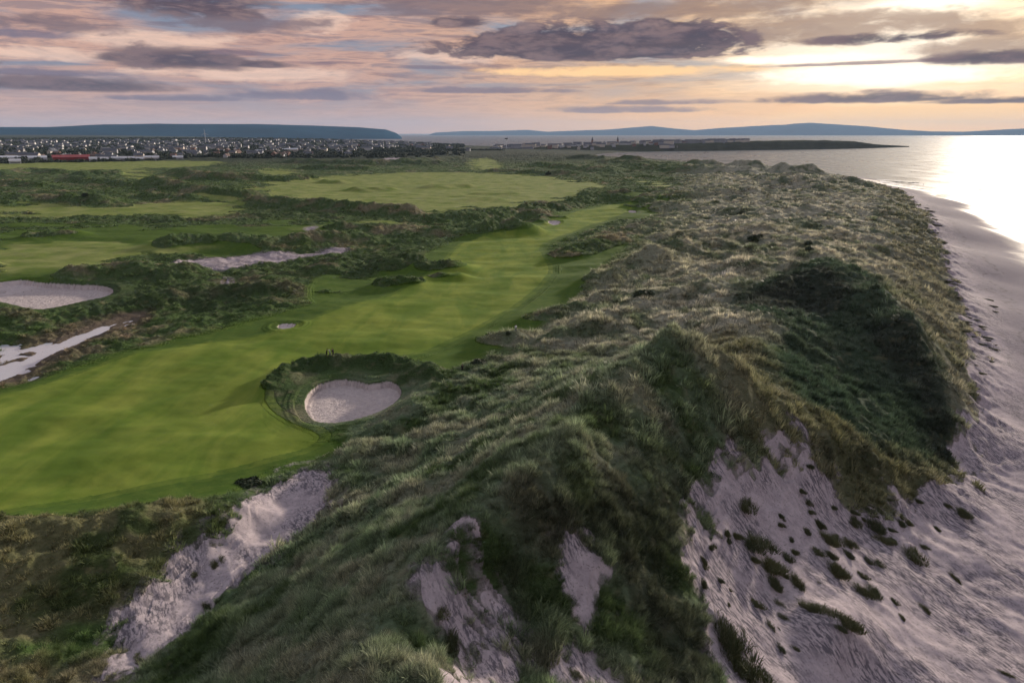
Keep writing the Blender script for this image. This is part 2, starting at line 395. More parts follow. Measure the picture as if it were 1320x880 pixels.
class MB:                                # collects simple shapes into one mesh
    def __init__(s): s.v = []; s.f = []
    def add(s, V, Fc):
        n = len(s.v); s.v += [tuple(p) for p in V]; s.f += [tuple(i+n for i in f) for f in Fc]
    def box(s, x0, x1, y0, y1, z0, z1):
        s.add([(x0,y0,z0),(x1,y0,z0),(x1,y1,z0),(x0,y1,z0),(x0,y0,z1),(x1,y0,z1),(x1,y1,z1),(x0,y1,z1)],
              [(3,2,1,0),(4,5,6,7),(0,1,5,4),(1,2,6,5),(2,3,7,6),(3,0,4,7)])
    def tube(s, a, b, r0, r1, n=8):
        a = Vector(a); b = Vector(b); d = (b-a).normalized()
        u = d.orthogonal().normalized(); w = d.cross(u)
        V = []
        for p, r in ((a, r0), (b, r1)):
            for i in range(n):
                t = 2*math.pi*i/n; V.append(p+u*math.cos(t)*r+w*math.sin(t)*r)
        s.add(V, [(i, (i+1) % n, n+(i+1) % n, n+i) for i in range(n)]+[tuple(range(n-1, -1, -1)), tuple(range(n, 2*n))])
    def ball(s, c, r, sq=(1,1,1), n=8, m=6):
        V = []; Fc = []
        for j in range(m+1):
            a = math.pi*j/m
            for i in range(n):
                t = 2*math.pi*i/n
                V.append((c[0]+r*sq[0]*math.sin(a)*math.cos(t), c[1]+r*sq[1]*math.sin(a)*math.sin(t), c[2]+r*sq[2]*math.cos(a)))
        for j in range(m):
            for i in range(n): Fc.append((j*n+i, (j+1)*n+i, (j+1)*n+(i+1) % n, j*n+(i+1) % n))
        s.add(V, Fc)
    def build(s, name, mat, parent=None, smooth=False):
        me = bpy.data.meshes.new(name); me.from_pydata(s.v, [], s.f); me.update()
        return link(name, me, mat, parent, smooth)

# ------------------------------------------------------------------ node helpers
class NT:
    def __init__(s, tree): s.t = tree; s.n = tree.nodes; s.l = tree.links
    def new(s, typ, **kw):
        n = s.n.new(typ)
        for k, v in kw.items(): setattr(n, k, v)
        return n
    def put(s, sock, v):
        if v is None: return
        if isinstance(v, bpy.types.NodeSocket): s.l.new(v, sock)
        else: sock.default_value = v
    def m(s, op, a, b=None, c=None, clamp=False):
        n = s.new('ShaderNodeMath', operation=op, use_clamp=clamp)
        for i, v in enumerate((a, b, c)): s.put(n.inputs[i], v)
        return n.outputs[0]
    def mr(s, x, a, b, c=0., d=1., smooth=True):
        n = s.new('ShaderNodeMapRange'); n.interpolation_type = 'SMOOTHSTEP' if smooth else 'LINEAR'
        for i, v in enumerate((x, a, b, c, d)): s.put(n.inputs[i], v)
        return n.outputs[0]
    def mix(s, f, a, b, mode='MIX'):
        n = s.new('ShaderNodeMix', data_type='RGBA', blend_type=mode); n.clamp_factor = True
        s.put(n.inputs[0], f)
        for i, v in ((6, a), (7, b)):
            if isinstance(v, tuple) and len(v) == 3: v = (*v, 1)
            s.put(n.inputs[i], v)
        return n.outputs[2]
    def noise(s, vec, scale, detail=4., rough=.5, dist=0., out=0):
        n = s.new('ShaderNodeTexNoise'); s.put(n.inputs['Vector'], vec)
        n.inputs['Scale'].default_value = scale; n.inputs['Detail'].default_value = detail
        n.inputs['Roughness'].default_value = rough; n.inputs['Distortion'].default_value = dist
        return n.outputs[out]
    def scale(s, vec, v):
        n = s.new('ShaderNodeVectorMath', operation='MULTIPLY'); s.put(n.inputs[0], vec); n.inputs[1].default_value = v
        return n.outputs[0]
def mat(name):
    m = bpy.data.materials.new(name); m.use_nodes = True
    t = NT(m.node_tree); b = t.n['Principled BSDF']; return m, t, b
def plain(name, col, rough=.8, var=.15, sc=2.0, spec=.3):
    m, t, b = mat(name)
    tc = t.new('ShaderNodeTexCoord')
    nz = t.noise(tc.outputs['Object'], sc, 5, .6)
    c = t.mix(nz, tuple(x*(1-var) for x in col), tuple(min(1, x*(1+var)) for x in col))
    t.put(b.inputs['Base Color'], c); b.inputs['Roughness'].default_value = rough; b.inputs['Specular IOR Level'].default_value = spec
    return m

# ------------------------------------------------------------------ vegetation colour by place (albedo)
def tone(x, y, m):
    n1 = fbm(x/38, y/30, 101, 3); n2 = fbm(x/9, y/7, 102, 3); n3 = fbm(x/120, y/90, 103, 2)
    r = np.hypot(x, y)
    def C(*c): return np.array(c)[None, :]
    def mixc(a, b, t): return a+(b-a)*t[:, None]
    x = x.ravel()
    green = C(.050,.088,.026); tan = C(.175,.155,.095); dk = C(.026,.044,.020)
    belt_a = C(.33,.325,.25); belt_b = C(.10,.125,.078)
    low = mixc(np.repeat(green, x.size, 0), tan, sstep(-.1, .75, n1*.7+n2*.6))
    low = mixc(low, dk, sstep(.05, .8, n3+n2*.5-n1*.3)*.8)
    lowf = mixc(np.repeat(C(.062,.100,.036), x.size, 0), C(.17,.155,.095), sstep(.05, .65, n1*.8+n2*.5+.25*m['rid'].ravel()-.15))
    lowf = mixc(lowf, C(.022,.034,.018), sstep(.2, .7, n3+n2*.6)*.35)
    low = mixc(low, lowf, sstep(170, 300, r.ravel()))
    bl = mixc(np.repeat(belt_a, x.size, 0), belt_b, sstep(-.35, .55, n1*.6-n2*.7))
    bf = sstep(-40, 40, x-.33*y+45+20*n3)
    c = mixc(low, bl, bf)
    # green and grey-green marram on the near ridge
    ridge = sstep(118, 95, np.hypot(x-5, y-40)*1.0)*sstep(-48, -30, x+.0*y)
    nr = mixc(np.repeat(C(.105,.150,.085), x.size, 0), C(.175,.190,.130), sstep(-.2, .6, n2+.4*n1))
    nr = mixc(nr, C(.040,.070,.022), sstep(.1, .6, -n2*.9-n1*.5))
    c = mixc(c, nr, ridge*.9)
    # golden brown spur above the sand face
    spur = hits([(905,450),(985,520),(1040,560),(1110,592),(1180,604),(1238,600)])
    d, _ = seg_dist(x, y, spur, False)
    c = mixc(c, C(.135,.132,.074), sstep(12, 5, d+3*n2)*.75)
    foot_d = -sd_poly(x, y, beach, 60)
    c = mixc(c, C(.105,.108,.060), sstep(32, 12, foot_d)*sstep(120, 170, r)*.6)
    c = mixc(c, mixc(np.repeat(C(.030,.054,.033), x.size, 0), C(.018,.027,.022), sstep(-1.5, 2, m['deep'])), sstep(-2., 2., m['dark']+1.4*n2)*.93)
    c = mixc(c, C(.030,.036,.022), sstep(-1.5, 2.5, m['shaded_shrub']+2.2*n2)*.85)  # scrub on the slope away from the sun, its shade put into the colour
    c = mixc(c, mixc(np.repeat(C(.130,.130,.065), x.size, 0), C(.05,.07,.025), sstep(-.1, .4, n2)), sstep(-2, 2, m['tuss']+1.5*n2))
    c = mixc(c, C(.125,.098,.070), sstep(-2, 3, m['bank']+3*n2)*.8)
    nb = hits([(352,502),(372,482),(415,469),(475,465),(525,472),(552,488)])
    d, _ = seg_dist(x, y, nb, False)
    c = mixc(c, mixc(np.repeat(C(.035,.062,.022), x.size, 0), C(.115,.125,.070), sstep(0, .5, n2)), sstep(7, 4, d)*.85)
    far = sstep(1000, 1500, r)
    c = mixc(c, mixc(np.repeat(C(.05,.06,.045), x.size, 0), C(.03,.04,.03), sstep(-.3, .4, n3)), far*(x < 500))
    return np.clip(c, .004, 1)

print('T', round(time.time()-T0,1))
# ------------------------------------------------------------------ ground sheet
az = np.unique(np.concatenate([np.linspace(-180, -47, 40), np.linspace(-47, 47, 1240), np.linspace(47, 180, 40)]))*math.pi/180
rr = np.concatenate([np.linspace(1.5, 32, 24)[:-1], np.geomspace(32, 130, 430)[:-1], np.geomspace(130, 1500, 640)[:-1], np.geomspace(1500, 5000, 110)[:-1], np.geomspace(5000, 26000, 24)])
NA, NR = len(az), len(rr)
AA, RR = np.meshgrid(az, rr)
gx = (RR*np.sin(AA)); gy = (RR*np.cos(AA))
M = masks(gx, gy)
gz = height(gx, gy, M)
V = np.stack([gx, gy, gz], -1).reshape(-1, 3)
# normals from the whole sheet, so that its pieces shade as one
dR = np.gradient(np.stack([gx, gy, gz], -1), axis=0); dA = np.gradient(np.stack([gx, gy, gz], -1), axis=1)
Nn = np.cross(dA, dR); Nn /= np.linalg.norm(Nn, axis=-1, keepdims=True)+1e-12; Nn *= np.sign(Nn[..., 2:3]+1e-9); Nn = Nn.reshape(-1, 3)
ii, jj = np.meshgrid(np.arange(NR-1), np.arange(NA-1), indexing='ij')
q = np.stack([ii*NA+jj, ii*NA+jj+1, (ii+1)*NA+jj+1, (ii+1)*NA+jj], -1).reshape(-1, 4)
flat = {k: v.ravel() for k, v in M.items()}
Vx, Vy = V[:, 0], V[:, 1]
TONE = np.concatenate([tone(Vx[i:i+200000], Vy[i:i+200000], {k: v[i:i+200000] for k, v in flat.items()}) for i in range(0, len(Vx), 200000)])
d_shore, _ = seg_dist(Vx, Vy, shore, False)
fc = V[q].mean(1)

def ground_material():
    m, t, b = mat('links_ground')
    def at_(n, out='Fac'):
        a = t.new('ShaderNodeAttribute'); a.attribute_name = n; return a.outputs[out]
    geo = t.new('ShaderNodeNewGeometry'); P = geo.outputs['Position']
    n05 = t.noise(P, 1.6, 5, .65); n2 = t.noise(P, .45, 5, .6); n10 = t.noise(P, .09, 4, .55)
    n_f = t.noise(P, 6.0, 3, .7)
    # rough
    rough = t.mix(t.mr(n05, .3, .7), at_('tone', 'Color'), t.mix(.5, at_('tone', 'Color'), (.02,.03,.01)))
    rough = t.mix(t.m('MULTIPLY', t.mr(n2, .52, .7), .35), rough, (.19,.165,.10))
    # mown longer grass
    mc = t.mix(t.mr(n2, .3, .7), (.045,.088,.014), (.075,.118,.020))
    mc = t.mix(t.mr(n_f, .35, .7, 0., .3), mc, (.03,.055,.01))
    gm = t.m('ADD', at_('mown'), t.m('MULTIPLY', t.m('SUBTRACT', n10, .5), 6.))
    c = t.mix(t.mr(gm, -2.0, 3.0), rough, mc)
    # fairways
    wv = t.scale(P, (.11, .035, 0))
    str_ = t.noise(wv, 1.0, 4, .6, .6)
    fcx = t.mix(t.mr(str_, .3, .72), (.088,.145,.020), (.195,.232,.042))
    fcx = t.mix(t.mr(n10, .35, .7, 0., .55), fcx, (.075,.125,.014))
    fcx = t.mix(t.mr(n_f, .4, .75, 0., .16), fcx, (.05,.08,.01))
    pc = t.mix(t.mr(n10, .3, .7), (.115,.160,.034), (.205,.225,.078))
    gp = t.m('ADD', at_('pale'), t.m('MULTIPLY', t.m('SUBTRACT', n10, .5), 9.))
    c = t.mix(t.mr(gp, -7., 5.), c, pc)
    gf = t.m('ADD', at_('fair'), t.m('MULTIPLY', t.m('SUBTRACT', n2, .5), .8))
    c = t.mix(t.mr(gf, -.35, .5), c, fcx)
    # sand
    sv = t.noise(t.scale(P, (1., 1., .4)), .9, 6, .65)
    sandc = t.mix(t.mr(sv, .3, .7), (.265,.230,.248), (.385,.335,.348))
    lit = t.noise(P, 3.5, 4, .7)
    sandc = t.mix(t.mr(lit, .57, .66, 0., .7), sandc, (.10,.085,.08))
    # wind streaks with litter across the sand
    rot = t.new('ShaderNodeVectorRotate', rotation_type='Z_AXIS'); t.put(rot.inputs['Vector'], P); rot.inputs['Angle'].default_value = R(57)
    stn = t.noise(t.scale(rot.outputs[0], (1.1, 3.2, .6)), 1., 6, .75)
    brk = t.noise(P, .10, 4, .6)
    stf = t.m('MULTIPLY', t.mr(stn, .485, .535), t.mr(brk, .42, .55))
    sandc = t.mix(t.m('MULTIPLY', stf, .85), sandc, (.075,.070,.085))
    ds = at_('dshore')
    gs = t.m('ADD', t.m('MAXIMUM', at_('scrape'), t.m('ADD', at_('beach'), 0.)), t.m('MULTIPLY', t.m('SUBTRACT', n2, .5), 1.2))
    gs = t.m('ADD', gs, t.m('MULTIPLY', t.m('SUBTRACT', n05, .5), 1.4))
    # damp sand nearer the sea, wet at the edge
    dwob = t.m('ADD', ds, t.m('MULTIPLY', t.m('SUBTRACT', t.noise(t.scale(P, (1., .35, 1.)), .03, 5, .6), .5), 50.))
    damp = t.mr(dwob, 80., 30.)
    wet = t.mr(dwob, 24., 4.)
    onb = t.mr(at_('beach'), 4., 16.)
    damp = t.m('MULTIPLY', damp, onb)
    sandb = t.mix(t.m('MULTIPLY', damp, .85), sandc, (.158,.138,.165))
    sandb = t.mix(t.m('MULTIPLY', wet, t.m('MULTIPLY', onb, .9)), sandb, (.20,.165,.125))
    # drift lines of weed left by the tide, running with the shore
    dl = t.m('ADD', ds, t.m('MULTIPLY', t.m('SUBTRACT', t.noise(P, .045, 5, .65), .5), 34.))
    for k_, w_ in ((40., 1.6), (58., 1.1), (83., 1.8), (104., 1.2)):
        ln = t.m('MULTIPLY', t.mr(t.m('ABSOLUTE', t.m('SUBTRACT', dl, k_)), w_, 0.), t.mr(n2, .46, .56))
        sandb = t.mix(t.m('MULTIPLY', t.m('MULTIPLY', ln, onb), .7), sandb, (.060,.055,.055))
    c = t.mix(t.mr(gs, -.9, .7), c, sandb)
    bk = t.mix(t.mr(sv, .35, .7), (.40,.35,.345), (.50,.44,.425))
    gb = t.m('ADD', at_('bunk'), t.m('MULTIPLY', t.m('SUBTRACT', n05, .5), .8))
    lipf = t.m('MULTIPLY', t.mr(gb, -1.3, -.5), t.mr(gb, .35, .1))
    c = t.mix(t.m('MULTIPLY', lipf, .0), c, (.03,.045,.015))
    c = t.mix(t.mr(gb, .05, .35), c, bk)
    # mud beneath the pond
    c = t.mix(t.mr(t.m('ADD', at_('pond'), t.m('MULTIPLY', t.m('SUBTRACT', n2, .5), 3.)), -2.5, 0.), c, (.10,.080,.060))
    t.put(b.inputs['Base Color'], c)
    t.put(b.inputs['Roughness'], t.m('SUBTRACT', .97, t.m('MULTIPLY', t.m('MULTIPLY', wet, onb), .35)))
    t.put(b.inputs['Specular IOR Level'], t.m('ADD', .06, t.m('MULTIPLY', t.m('MULTIPLY', wet, onb), .2)))
    # relief: tussocks in the rough, fine grain elsewhere
    smooth_ = t.mr(t.m('MAXIMUM', t.m('MAXIMUM', gf, gp), t.m('SUBTRACT', gm, 2.)), -1., 1.5)
    smooth_ = t.m('MAXIMUM', smooth_, t.mr(gs, -.3, .4))
    hgt = t.m('ADD', t.m('MULTIPLY', n05, .55), t.m('ADD', t.m('MULTIPLY', n2, 1.3), t.m('MULTIPLY', n_f, .12)))
    hgt = t.m('MULTIPLY', hgt, t.m('SUBTRACT', 1., t.m('MULTIPLY', smooth_, .94)))
    hgt = t.m('ADD', hgt, t.m('MULTIPLY', t.m('MULTIPLY', t.mr(gs, -.3, .4), t.m('ADD', lit, t.m('MULTIPLY', stn, 1.2))), -.02))
    bp = t.new('ShaderNodeBump'); bp.inputs['Distance'].default_value = 1.0; bp.inputs['Strength'].default_value = .8
    t.put(bp.inputs['Height'], hgt); t.put(b.inputs['Normal'], bp.outputs[0])
    return m
GM = ground_material()
ATTR = {k: flat[k] for k in ('fair', 'pale', 'mown', 'bunk', 'scrape', 'beach', 'pond')}
ATTR['dshore'] = d_shore
def piece(name, sel):
    f = q[sel]; used, inv = np.unique(f, return_inverse=True); f = inv.reshape(f.shape)
    me = mesh_np(name, V[used], f)
    for k, v in ATTR.items():
        a = me.attributes.new(k, 'FLOAT', 'POINT'); a.data.foreach_set('value', v[used].astype(np.float32))
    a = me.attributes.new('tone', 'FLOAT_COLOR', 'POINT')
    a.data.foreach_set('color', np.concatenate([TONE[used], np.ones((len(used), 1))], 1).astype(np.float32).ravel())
    o = link(name, me, GM, smooth=True)
    me.normals_split_custom_set_from_vertices(Nn[used])
    return o
def fmean(a): return a[q].mean(1)
left = np.ones(len(q), bool)
sb = [sd_poly(fc[:, 0], fc[:, 1], P, 3) > 0 for P in bunks]
for k, (s, b) in enumerate(zip(sb, BUNKER_PX)):
    s = s & left
    if s.sum() == 0: continue
    o = piece('bunker', s); tag(o, b[1], 'bunker'); left &= ~s
s = (fmean(flat['fair']) > 0) & left
tag(piece('fairway', s), kind='structure'); left &= ~s
s = (fmean(flat['beach']) > 0) & left & (fc[:, 1] > -300)
tag(piece('beach', s), kind='structure'); left &= ~s
tag(piece('ground', left), kind='structure')

# ------------------------------------------------------------------ water
def water(name, rough, bump, scale, col=(.012,.03,.04)):
    m, t, b = mat(name)
    geo = t.new('ShaderNodeNewGeometry'); P = geo.outputs['Position']
    b.inputs['Base Color'].default_value = (*col, 1); b.inputs['Roughness'].default_value = rough; b.inputs['IOR'].default_value = 1.33
    n = t.m('ADD', t.noise(t.scale(P, (1, .6, 1)), scale, 4, .6), t.m('MULTIPLY', t.noise(P, scale*.22, 3, .5), 2.))
    bp = t.new('ShaderNodeBump'); bp.inputs['Strength'].default_value = bump; bp.inputs['Distance'].default_value = .3
    t.put(bp.inputs['Height'], n); t.put(b.inputs['Normal'], bp.outputs[0])
    return m, t, b
WM, t, b = water('sea_water', .14, .10, .25)
# thin foam along the shore
at_ = t.new('ShaderNodeAttribute'); at_.attribute_name = 'dshore'
geo = t.new('ShaderNodeNewGeometry')
nz = t.noise(t.scale(geo.outputs['Position'], (.03, .012, 0)), 1., 6, .7)
dd = t.m('ADD', at_.outputs['Fac'], t.m('MULTIPLY', t.m('SUBTRACT', nz, .5), 60.))
f1 = t.m('MULTIPLY', t.mr(dd, 6., 12.), t.mr(dd, 24., 15.)); f2 = t.m('MULTIPLY', t.mr(dd, 34., 38.), t.mr(dd, 47., 41.))
foam = t.m('MULTIPLY', t.m('MAXIMUM', f1, f2), t.mr(t.noise(geo.outputs['Position'], .12, 5, .7), .42, .56))
t.put(b.inputs['Base Color'], t.mix(foam, (.012,.03,.04), (.75,.75,.75)))
t.put(b.inputs['Roughness'], t.m('ADD', t.mr(nz, .35, .65, .26, .44), t.m('MULTIPLY', foam, .6)))
sa = np.linspace(0, 2*math.pi, 181)[:-1]; sr = np.concatenate([[1], np.linspace(60, 1500, 60), np.geomspace(1600, 90000, 24)])
SA, SR = np.meshgrid(sa, sr); sv = np.stack([SR*np.sin(SA), SR*np.cos(SA), 0*SA], -1).reshape(-1, 3)
n_ = len(sa); fq = np.array([[i*n_+j, i*n_+(j+1) % n_, (i+1)*n_+(j+1) % n_, (i+1)*n_+j] for i in range(len(sr)-1) for j in range(n_)])
me = mesh_np('sea', sv, fq); sd_, _ = seg_dist(sv[:, 0], sv[:, 1], shore, False)
a = me.attributes.new('dshore', 'FLOAT', 'POINT'); a.data.foreach_set('value', sd_.astype(np.float32))
tag(link('sea', me, WM, smooth=True), kind='structure')
PM, _, _ = water('pond_water', .05, .08, 1.2, (.44,.46,.50))  # pale base colour stands in for the sky mirrored in the water
pp = pond; cx, cy = pp.mean(0)
lo, hi = pp.min(0)-4, pp.max(0)+4
me = mesh_np('pond', [(lo[0],lo[1],7.98),(hi[0],lo[1],7.98),(hi[0],hi[1],7.98),(lo[0],hi[1],7.98)], [[0,1,2,3]])
PONDO = tag(link('pond', me, PM), kind='structure')

# ------------------------------------------------------------------ far hills and the headland
def ridge_mesh(name, prof, dist, depth, material, seed, rough=.1, basez=-6):
    # prof: (photo x, photo y of the skyline); built as a broad hill at its own distance
    prof = np.array(prof, float); xs = np.linspace(prof[0, 0], prof[-1, 0], 260); ys = np.interp(xs, prof[:, 0], prof[:, 1])
    rows = 26; V = []
    for i, (px, py) in enumerate(zip(xs, ys)):
        d = ray(px, py); hz = H+d[2]/math.hypot(d[0], d[1])*dist if True else 0
        a = math.atan2(d[0], d[1]); hz = H+dist*d[2]/math.hypot(d[0], d[1])
        for k in range(rows):
            u = k/(rows-1); rr_ = dist+(u-.5)*depth
            prof_h = math.sin(math.pi*u)**.8
            V.append((rr_*math.sin(a), rr_*math.cos(a), 0)); V[-1] = (*V[-1][:2], basez+(hz-basez)*prof_h)
    V = np.array(V).reshape(len(xs), rows, 3)
    n = fbm(V[..., 0]/(depth*.2), V[..., 1]/(depth*.2), seed, 4)
    V[..., 2] += (V[..., 2]-basez)*rough*n*np.abs(np.linspace(-1, 1, rows))[None]
    ii, jj = np.meshgrid(np.arange(len(xs)-1), np.arange(rows-1), indexing='ij')
    f = np.stack([ii*rows+jj, (ii+1)*rows+jj, (ii+1)*rows+jj+1, ii*rows+jj+1], -1).reshape(-1, 4)
    return tag(link(name, mesh_np(name, V.reshape(-1, 3), f), material, smooth=True), kind='structure')
HM = plain('far_hill_haze_blue', (.013,.050,.088), 1, .45, .0012, 0)  # blue of the distant air painted into the hills' own colour
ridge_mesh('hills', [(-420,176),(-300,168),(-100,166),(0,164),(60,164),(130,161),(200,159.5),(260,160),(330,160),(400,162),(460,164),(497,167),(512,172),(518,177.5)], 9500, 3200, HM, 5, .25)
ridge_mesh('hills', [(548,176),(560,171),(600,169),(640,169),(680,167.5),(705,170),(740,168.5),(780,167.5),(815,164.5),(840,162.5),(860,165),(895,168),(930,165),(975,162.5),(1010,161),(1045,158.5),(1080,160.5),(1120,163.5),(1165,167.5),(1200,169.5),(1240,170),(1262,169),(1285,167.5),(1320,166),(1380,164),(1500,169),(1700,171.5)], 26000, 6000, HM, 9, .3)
HD = plain('headland_turf_and_rock', (.060,.062,.038), 1, .5, .02, 0)
def headland():
    base_px = [(640,196.5),(700,196.3),(760,195.8),(800,195.3),(860,194.8),(920,194.2),(1000,193.2),(1060,192.3),(1100,191.6),(1130,190.9),(1158,190.0),(1172,189.6)]
    hts = [13,15,18,20,25,27,32,32,27,13,6,3]
    P = np.array([at(a, b, 0) for a, b in base_px]); n = 150
    s = np.linspace(0, len(P)-1, n); X = np.interp(s, range(len(P)), P[:, 0]); Y = np.interp(s, range(len(P)), P[:, 1]); Hh = np.interp(s, range(len(P)), hts)
    rows = 30; V = []
    for i in range(n):
        dep = 420*(1-s[i]/(len(P)-1)*.75)
        L = math.hypot(X[i], Y[i]); ux, uy = X[i]/L, Y[i]/L
        for k in range(rows):
            u = k/(rows-1)*1.0; dd = -10+u*dep
            e = float(sstep(0, .13, u)*sstep(1, .75, u))
            V.append((X[i]+ux*dd, Y[i]+uy*dd, -4+(Hh[i]+4)*e))
    V = np.array(V).reshape(n, rows, 3)
    V[..., 2] += sstep(0, 20, V[..., 2])*2.0*fbm(V[..., 0]/40, V[..., 1]/40, 12, 4)
    V[:, 1:4, :2] += (6*fbm(V[:, 1:4, 0]/18, V[:, 1:4, 1]/18, 13, 3))[..., None]*np.array([.4, 1])
    ii, jj = np.meshgrid(np.arange(n-1), np.arange(rows-1), indexing='ij')
    f = np.stack([ii*rows+jj, (ii+1)*rows+jj, (ii+1)*rows+jj+1, ii*rows+jj+1], -1).reshape(-1, 4)
    return tag(link('headland', mesh_np('headland', V.reshape(-1, 3), f), HD, smooth=True), kind='structure'), V
_, HV = headland()

print('T', round(time.time()-T0,1))
# ------------------------------------------------------------------ town
def gh(x, y):
    return float(height(np.array([float(x)]), np.array([float(y)]))[0])
white = plain('white_render', (.42,.43,.45), .8, .12, .3); cream = plain('cream_render', (.50,.46,.40), .8, .15, .3); grey = plain('grey_render', (.26,.27,.29), .8, .2, .3)
brick = plain('brown_brick', (.22,.13,.10), .85, .2, .5); slate = plain('slate_roof', (.06,.065,.08), .6, .3, .5, .5); tile = plain('brown_tile_roof', (.12,.075,.06), .7, .3, .5)
redm = plain('red_cladding', (.24,.035,.035), .6, .4, .25); glass = plain('window_glass', (.03,.035,.045), .15, .1, 1, .6); steel = plain('pale_steel', (.45,.47,.50), .4, .1, 1)
def house_mesh(w, d, h, rh, n_win, storeys):
    wl = MB(); wl.box(-w/2, w/2, -d/2, d/2, -2, h)
    wl.add([(-w/2,-d/2,h),(-w/2,d/2,h),(-w/2,0,h+rh*.97),(w/2,-d/2,h),(w/2,d/2,h),(w/2,0,h+rh*.97)], [(0,2,1),(3,4,5)])
    rf = MB(); e = .35
    rf.add([(-w/2-e,-d/2-e,h-.1),(w/2+e,-d/2-e,h-.1),(w/2+e,0,h+rh+.1),(-w/2-e,0,h+rh+.1),(-w/2-e,d/2+e,h-.1),(w/2+e,d/2+e,h-.1),
            (-w/2-e,-d/2-e,h-.35),(w/2+e,-d/2-e,h-.35),(-w/2-e,d/2+e,h-.35),(w/2+e,d/2+e,h-.35)],
           [(0,1,2,3),(3,2,5,4),(6,7,1,0),(4,5,9,8)])
    ch = MB()
    ch.box(w*.30-.5, w*.30+.5, -.45, .45, h+rh-1.2, h+rh+1.3)
    return wl, rf, ch
def proto_house(wm, rm, dims):
    r = empty('house', (0, 0, -500)); wl, rf, ch = house_mesh(*dims)
    wl.build('wall', wm, r); o = rf.build('roof', rm, r); ch.build('chimney', wm if wm != white else cream, o)
    return r
protos = [('white rendered', 'slate', white, slate, (11,8,5.4,3.2,4,2)), ('cream rendered', 'slate', cream, slate, (14,8,5.4,3.0,5,2)), ('grey rendered', 'slate', grey, slate, (10,8,5.4,3.4,3,2)),
          ('brown brick', 'brown tile', brick, tile, (12,8,5.2,3.0,4,2)), ('white rendered', 'brown tile', white, tile, (12,7.5,3.0,3.4,4,1)), ('long white terraced', 'slate', white, slate, (34,8,5.6,3.0,12,2)),
          ('long cream terraced', 'slate', cream, slate, (30,8,8.2,3.2,10,3)), ('tall grey terraced', 'slate', grey, slate, (24,9,8.6,3.4,8,3))]
PR = []
for p in protos:
    PR.append(proto_house(p[2], p[3], p[4]))
hx = []
def zone(n, pxr, dr, probs, where, head=False):
    for _ in range(n):
        for _try in range(30):
            px = random.uniform(*pxr); d = random.uniform(dr[0]**.5, dr[1]**.5)**2
            a = math.atan((px-660)/F/1.0)
            x, y = d*math.sin(a), d*math.cos(a)
            if all((x-u)**2+(y-v)**2 > 17**2 for u, v, *_ in hx): break
        k = random.choices(range(len(protos)), probs)[0]
        hx.append((x, y, k, where))
P1 = [5,3,3,3,4,1,1,1]
zone(110, (-20, 470), (1500, 2100), P1, 'in the near streets of the distant town')
zone(65, (100, 640), (2000, 2700), P1, 'in the middle streets of the town')
def headpos(n, s0, s1, probs, where, row=None):
    for _ in range(n):
        for _try in range(30):
            i = int(random.uniform(s0, s1)*(HV.shape[0]-1)); k = random.randint(2, 9) if row is None else row
            x, y, z = HV[i, k]; x += random.uniform(-8, 8); y += random.uniform(-8, 8)
            if all((x-u)**2+(y-v)**2 > 15**2 for u, v, *_ in hx): break
        hx.append((x, y, random.choices(range(len(protos)), probs)[0], where, z))
headpos(90, 0.0, .40, [3,2,2,1,2,6,6,4], 'in the town along the headland')
headpos(24, .28, .50, [0,0,0,0,0,3,4,6], 'high on the headland', 6)
allx = np.array([h[0] for h in hx]); ally = np.array([h[1] for h in hx]); allz = height(allx, ally)
first = set()
for i, h in enumerate(hx):
    z = h[4] if len(h) > 4 else allz[i]
    z = max(z, 1.5)
    p = protos[h[2]]; rz = random.choice([0, 0, 0, math.pi/2])+random.uniform(-.35, .35)
    if h[2] in first: o = copy_tree(PR[h[2]], (h[0], h[1], z), rz)
    else: o = PR[h[2]]; o.location = (h[0], h[1], z); o.rotation_euler = (0, 0, rz); first.add(h[2])
    s = random.uniform(.9, 1.25); o.scale = (s, s, s)
    lab = '%s house with a %s roof %s' % (p[0], p[1], h[3])
    tag(o, lab, 'house', 'houses: '+lab)
for k, o in enumerate(PR):
    if k not in first:
        for c in list(o.children):
            for g in list(c.children): bpy.data.objects.remove(g)
            bpy.data.objects.remove(c)
        bpy.data.objects.remove(o)
# the far streets, past counting
mbw = MB(); mbr = MB()
fx = []
for _ in range(520):
    px = random.uniform(-30, 560); d = random.uniform(2200, 3600); a = math.atan((px-660)/F)
    fx.append((d*math.sin(a), d*math.cos(a)))
fz = height(np.array([p[0] for p in fx]), np.array([p[1] for p in fx]))
for (x, y), z in zip(fx, fz):
    w = random.uniform(9, 26); d_ = 8; h = random.choice([3.5, 5.5, 5.5, 8]); z = float(z)
    mbw.box(x-w/2, x+w/2, y-d_/2, y+d_/2, z-3, z+h)
    mbr.add([(x-w/2-.3,y-4.3,z+h-.1),(x+w/2+.3,y-4.3,z+h-.1),(x+w/2+.3,y,z+h+3),(x-w/2-.3,y,z+h+3),(x-w/2-.3,y+4.3,z+h-.1),(x+w/2+.3,y+4.3,z+h-.1)], [(0,1,2,3),(3,2,5,4),(0,3,4),(1,5,2)])
vm, t, b = mat('mixed_render')
vo = t.new('ShaderNodeTexVoronoi'); vo.inputs['Scale'].default_value = .03
geo = t.new('ShaderNodeNewGeometry'); t.put(vo.inputs['Vector'], geo.outputs['Position'])
sep = t.new('ShaderNodeSeparateColor'); t.put(sep.inputs[0], vo.outputs['Color'])
t.put(b.inputs['Base Color'], t.mix(t.mr(sep.outputs[0], .4, .6), (.13,.13,.14), (.44,.44,.44)))
fw = mbw.build('far_streets', vm); tag(fw, 'mass of tiny pale houses filling the far streets of the town', 'town houses', kind='stuff')
rf = mbr.build('far_roofs', slate, fw); rf['kind'] = 'stuff'

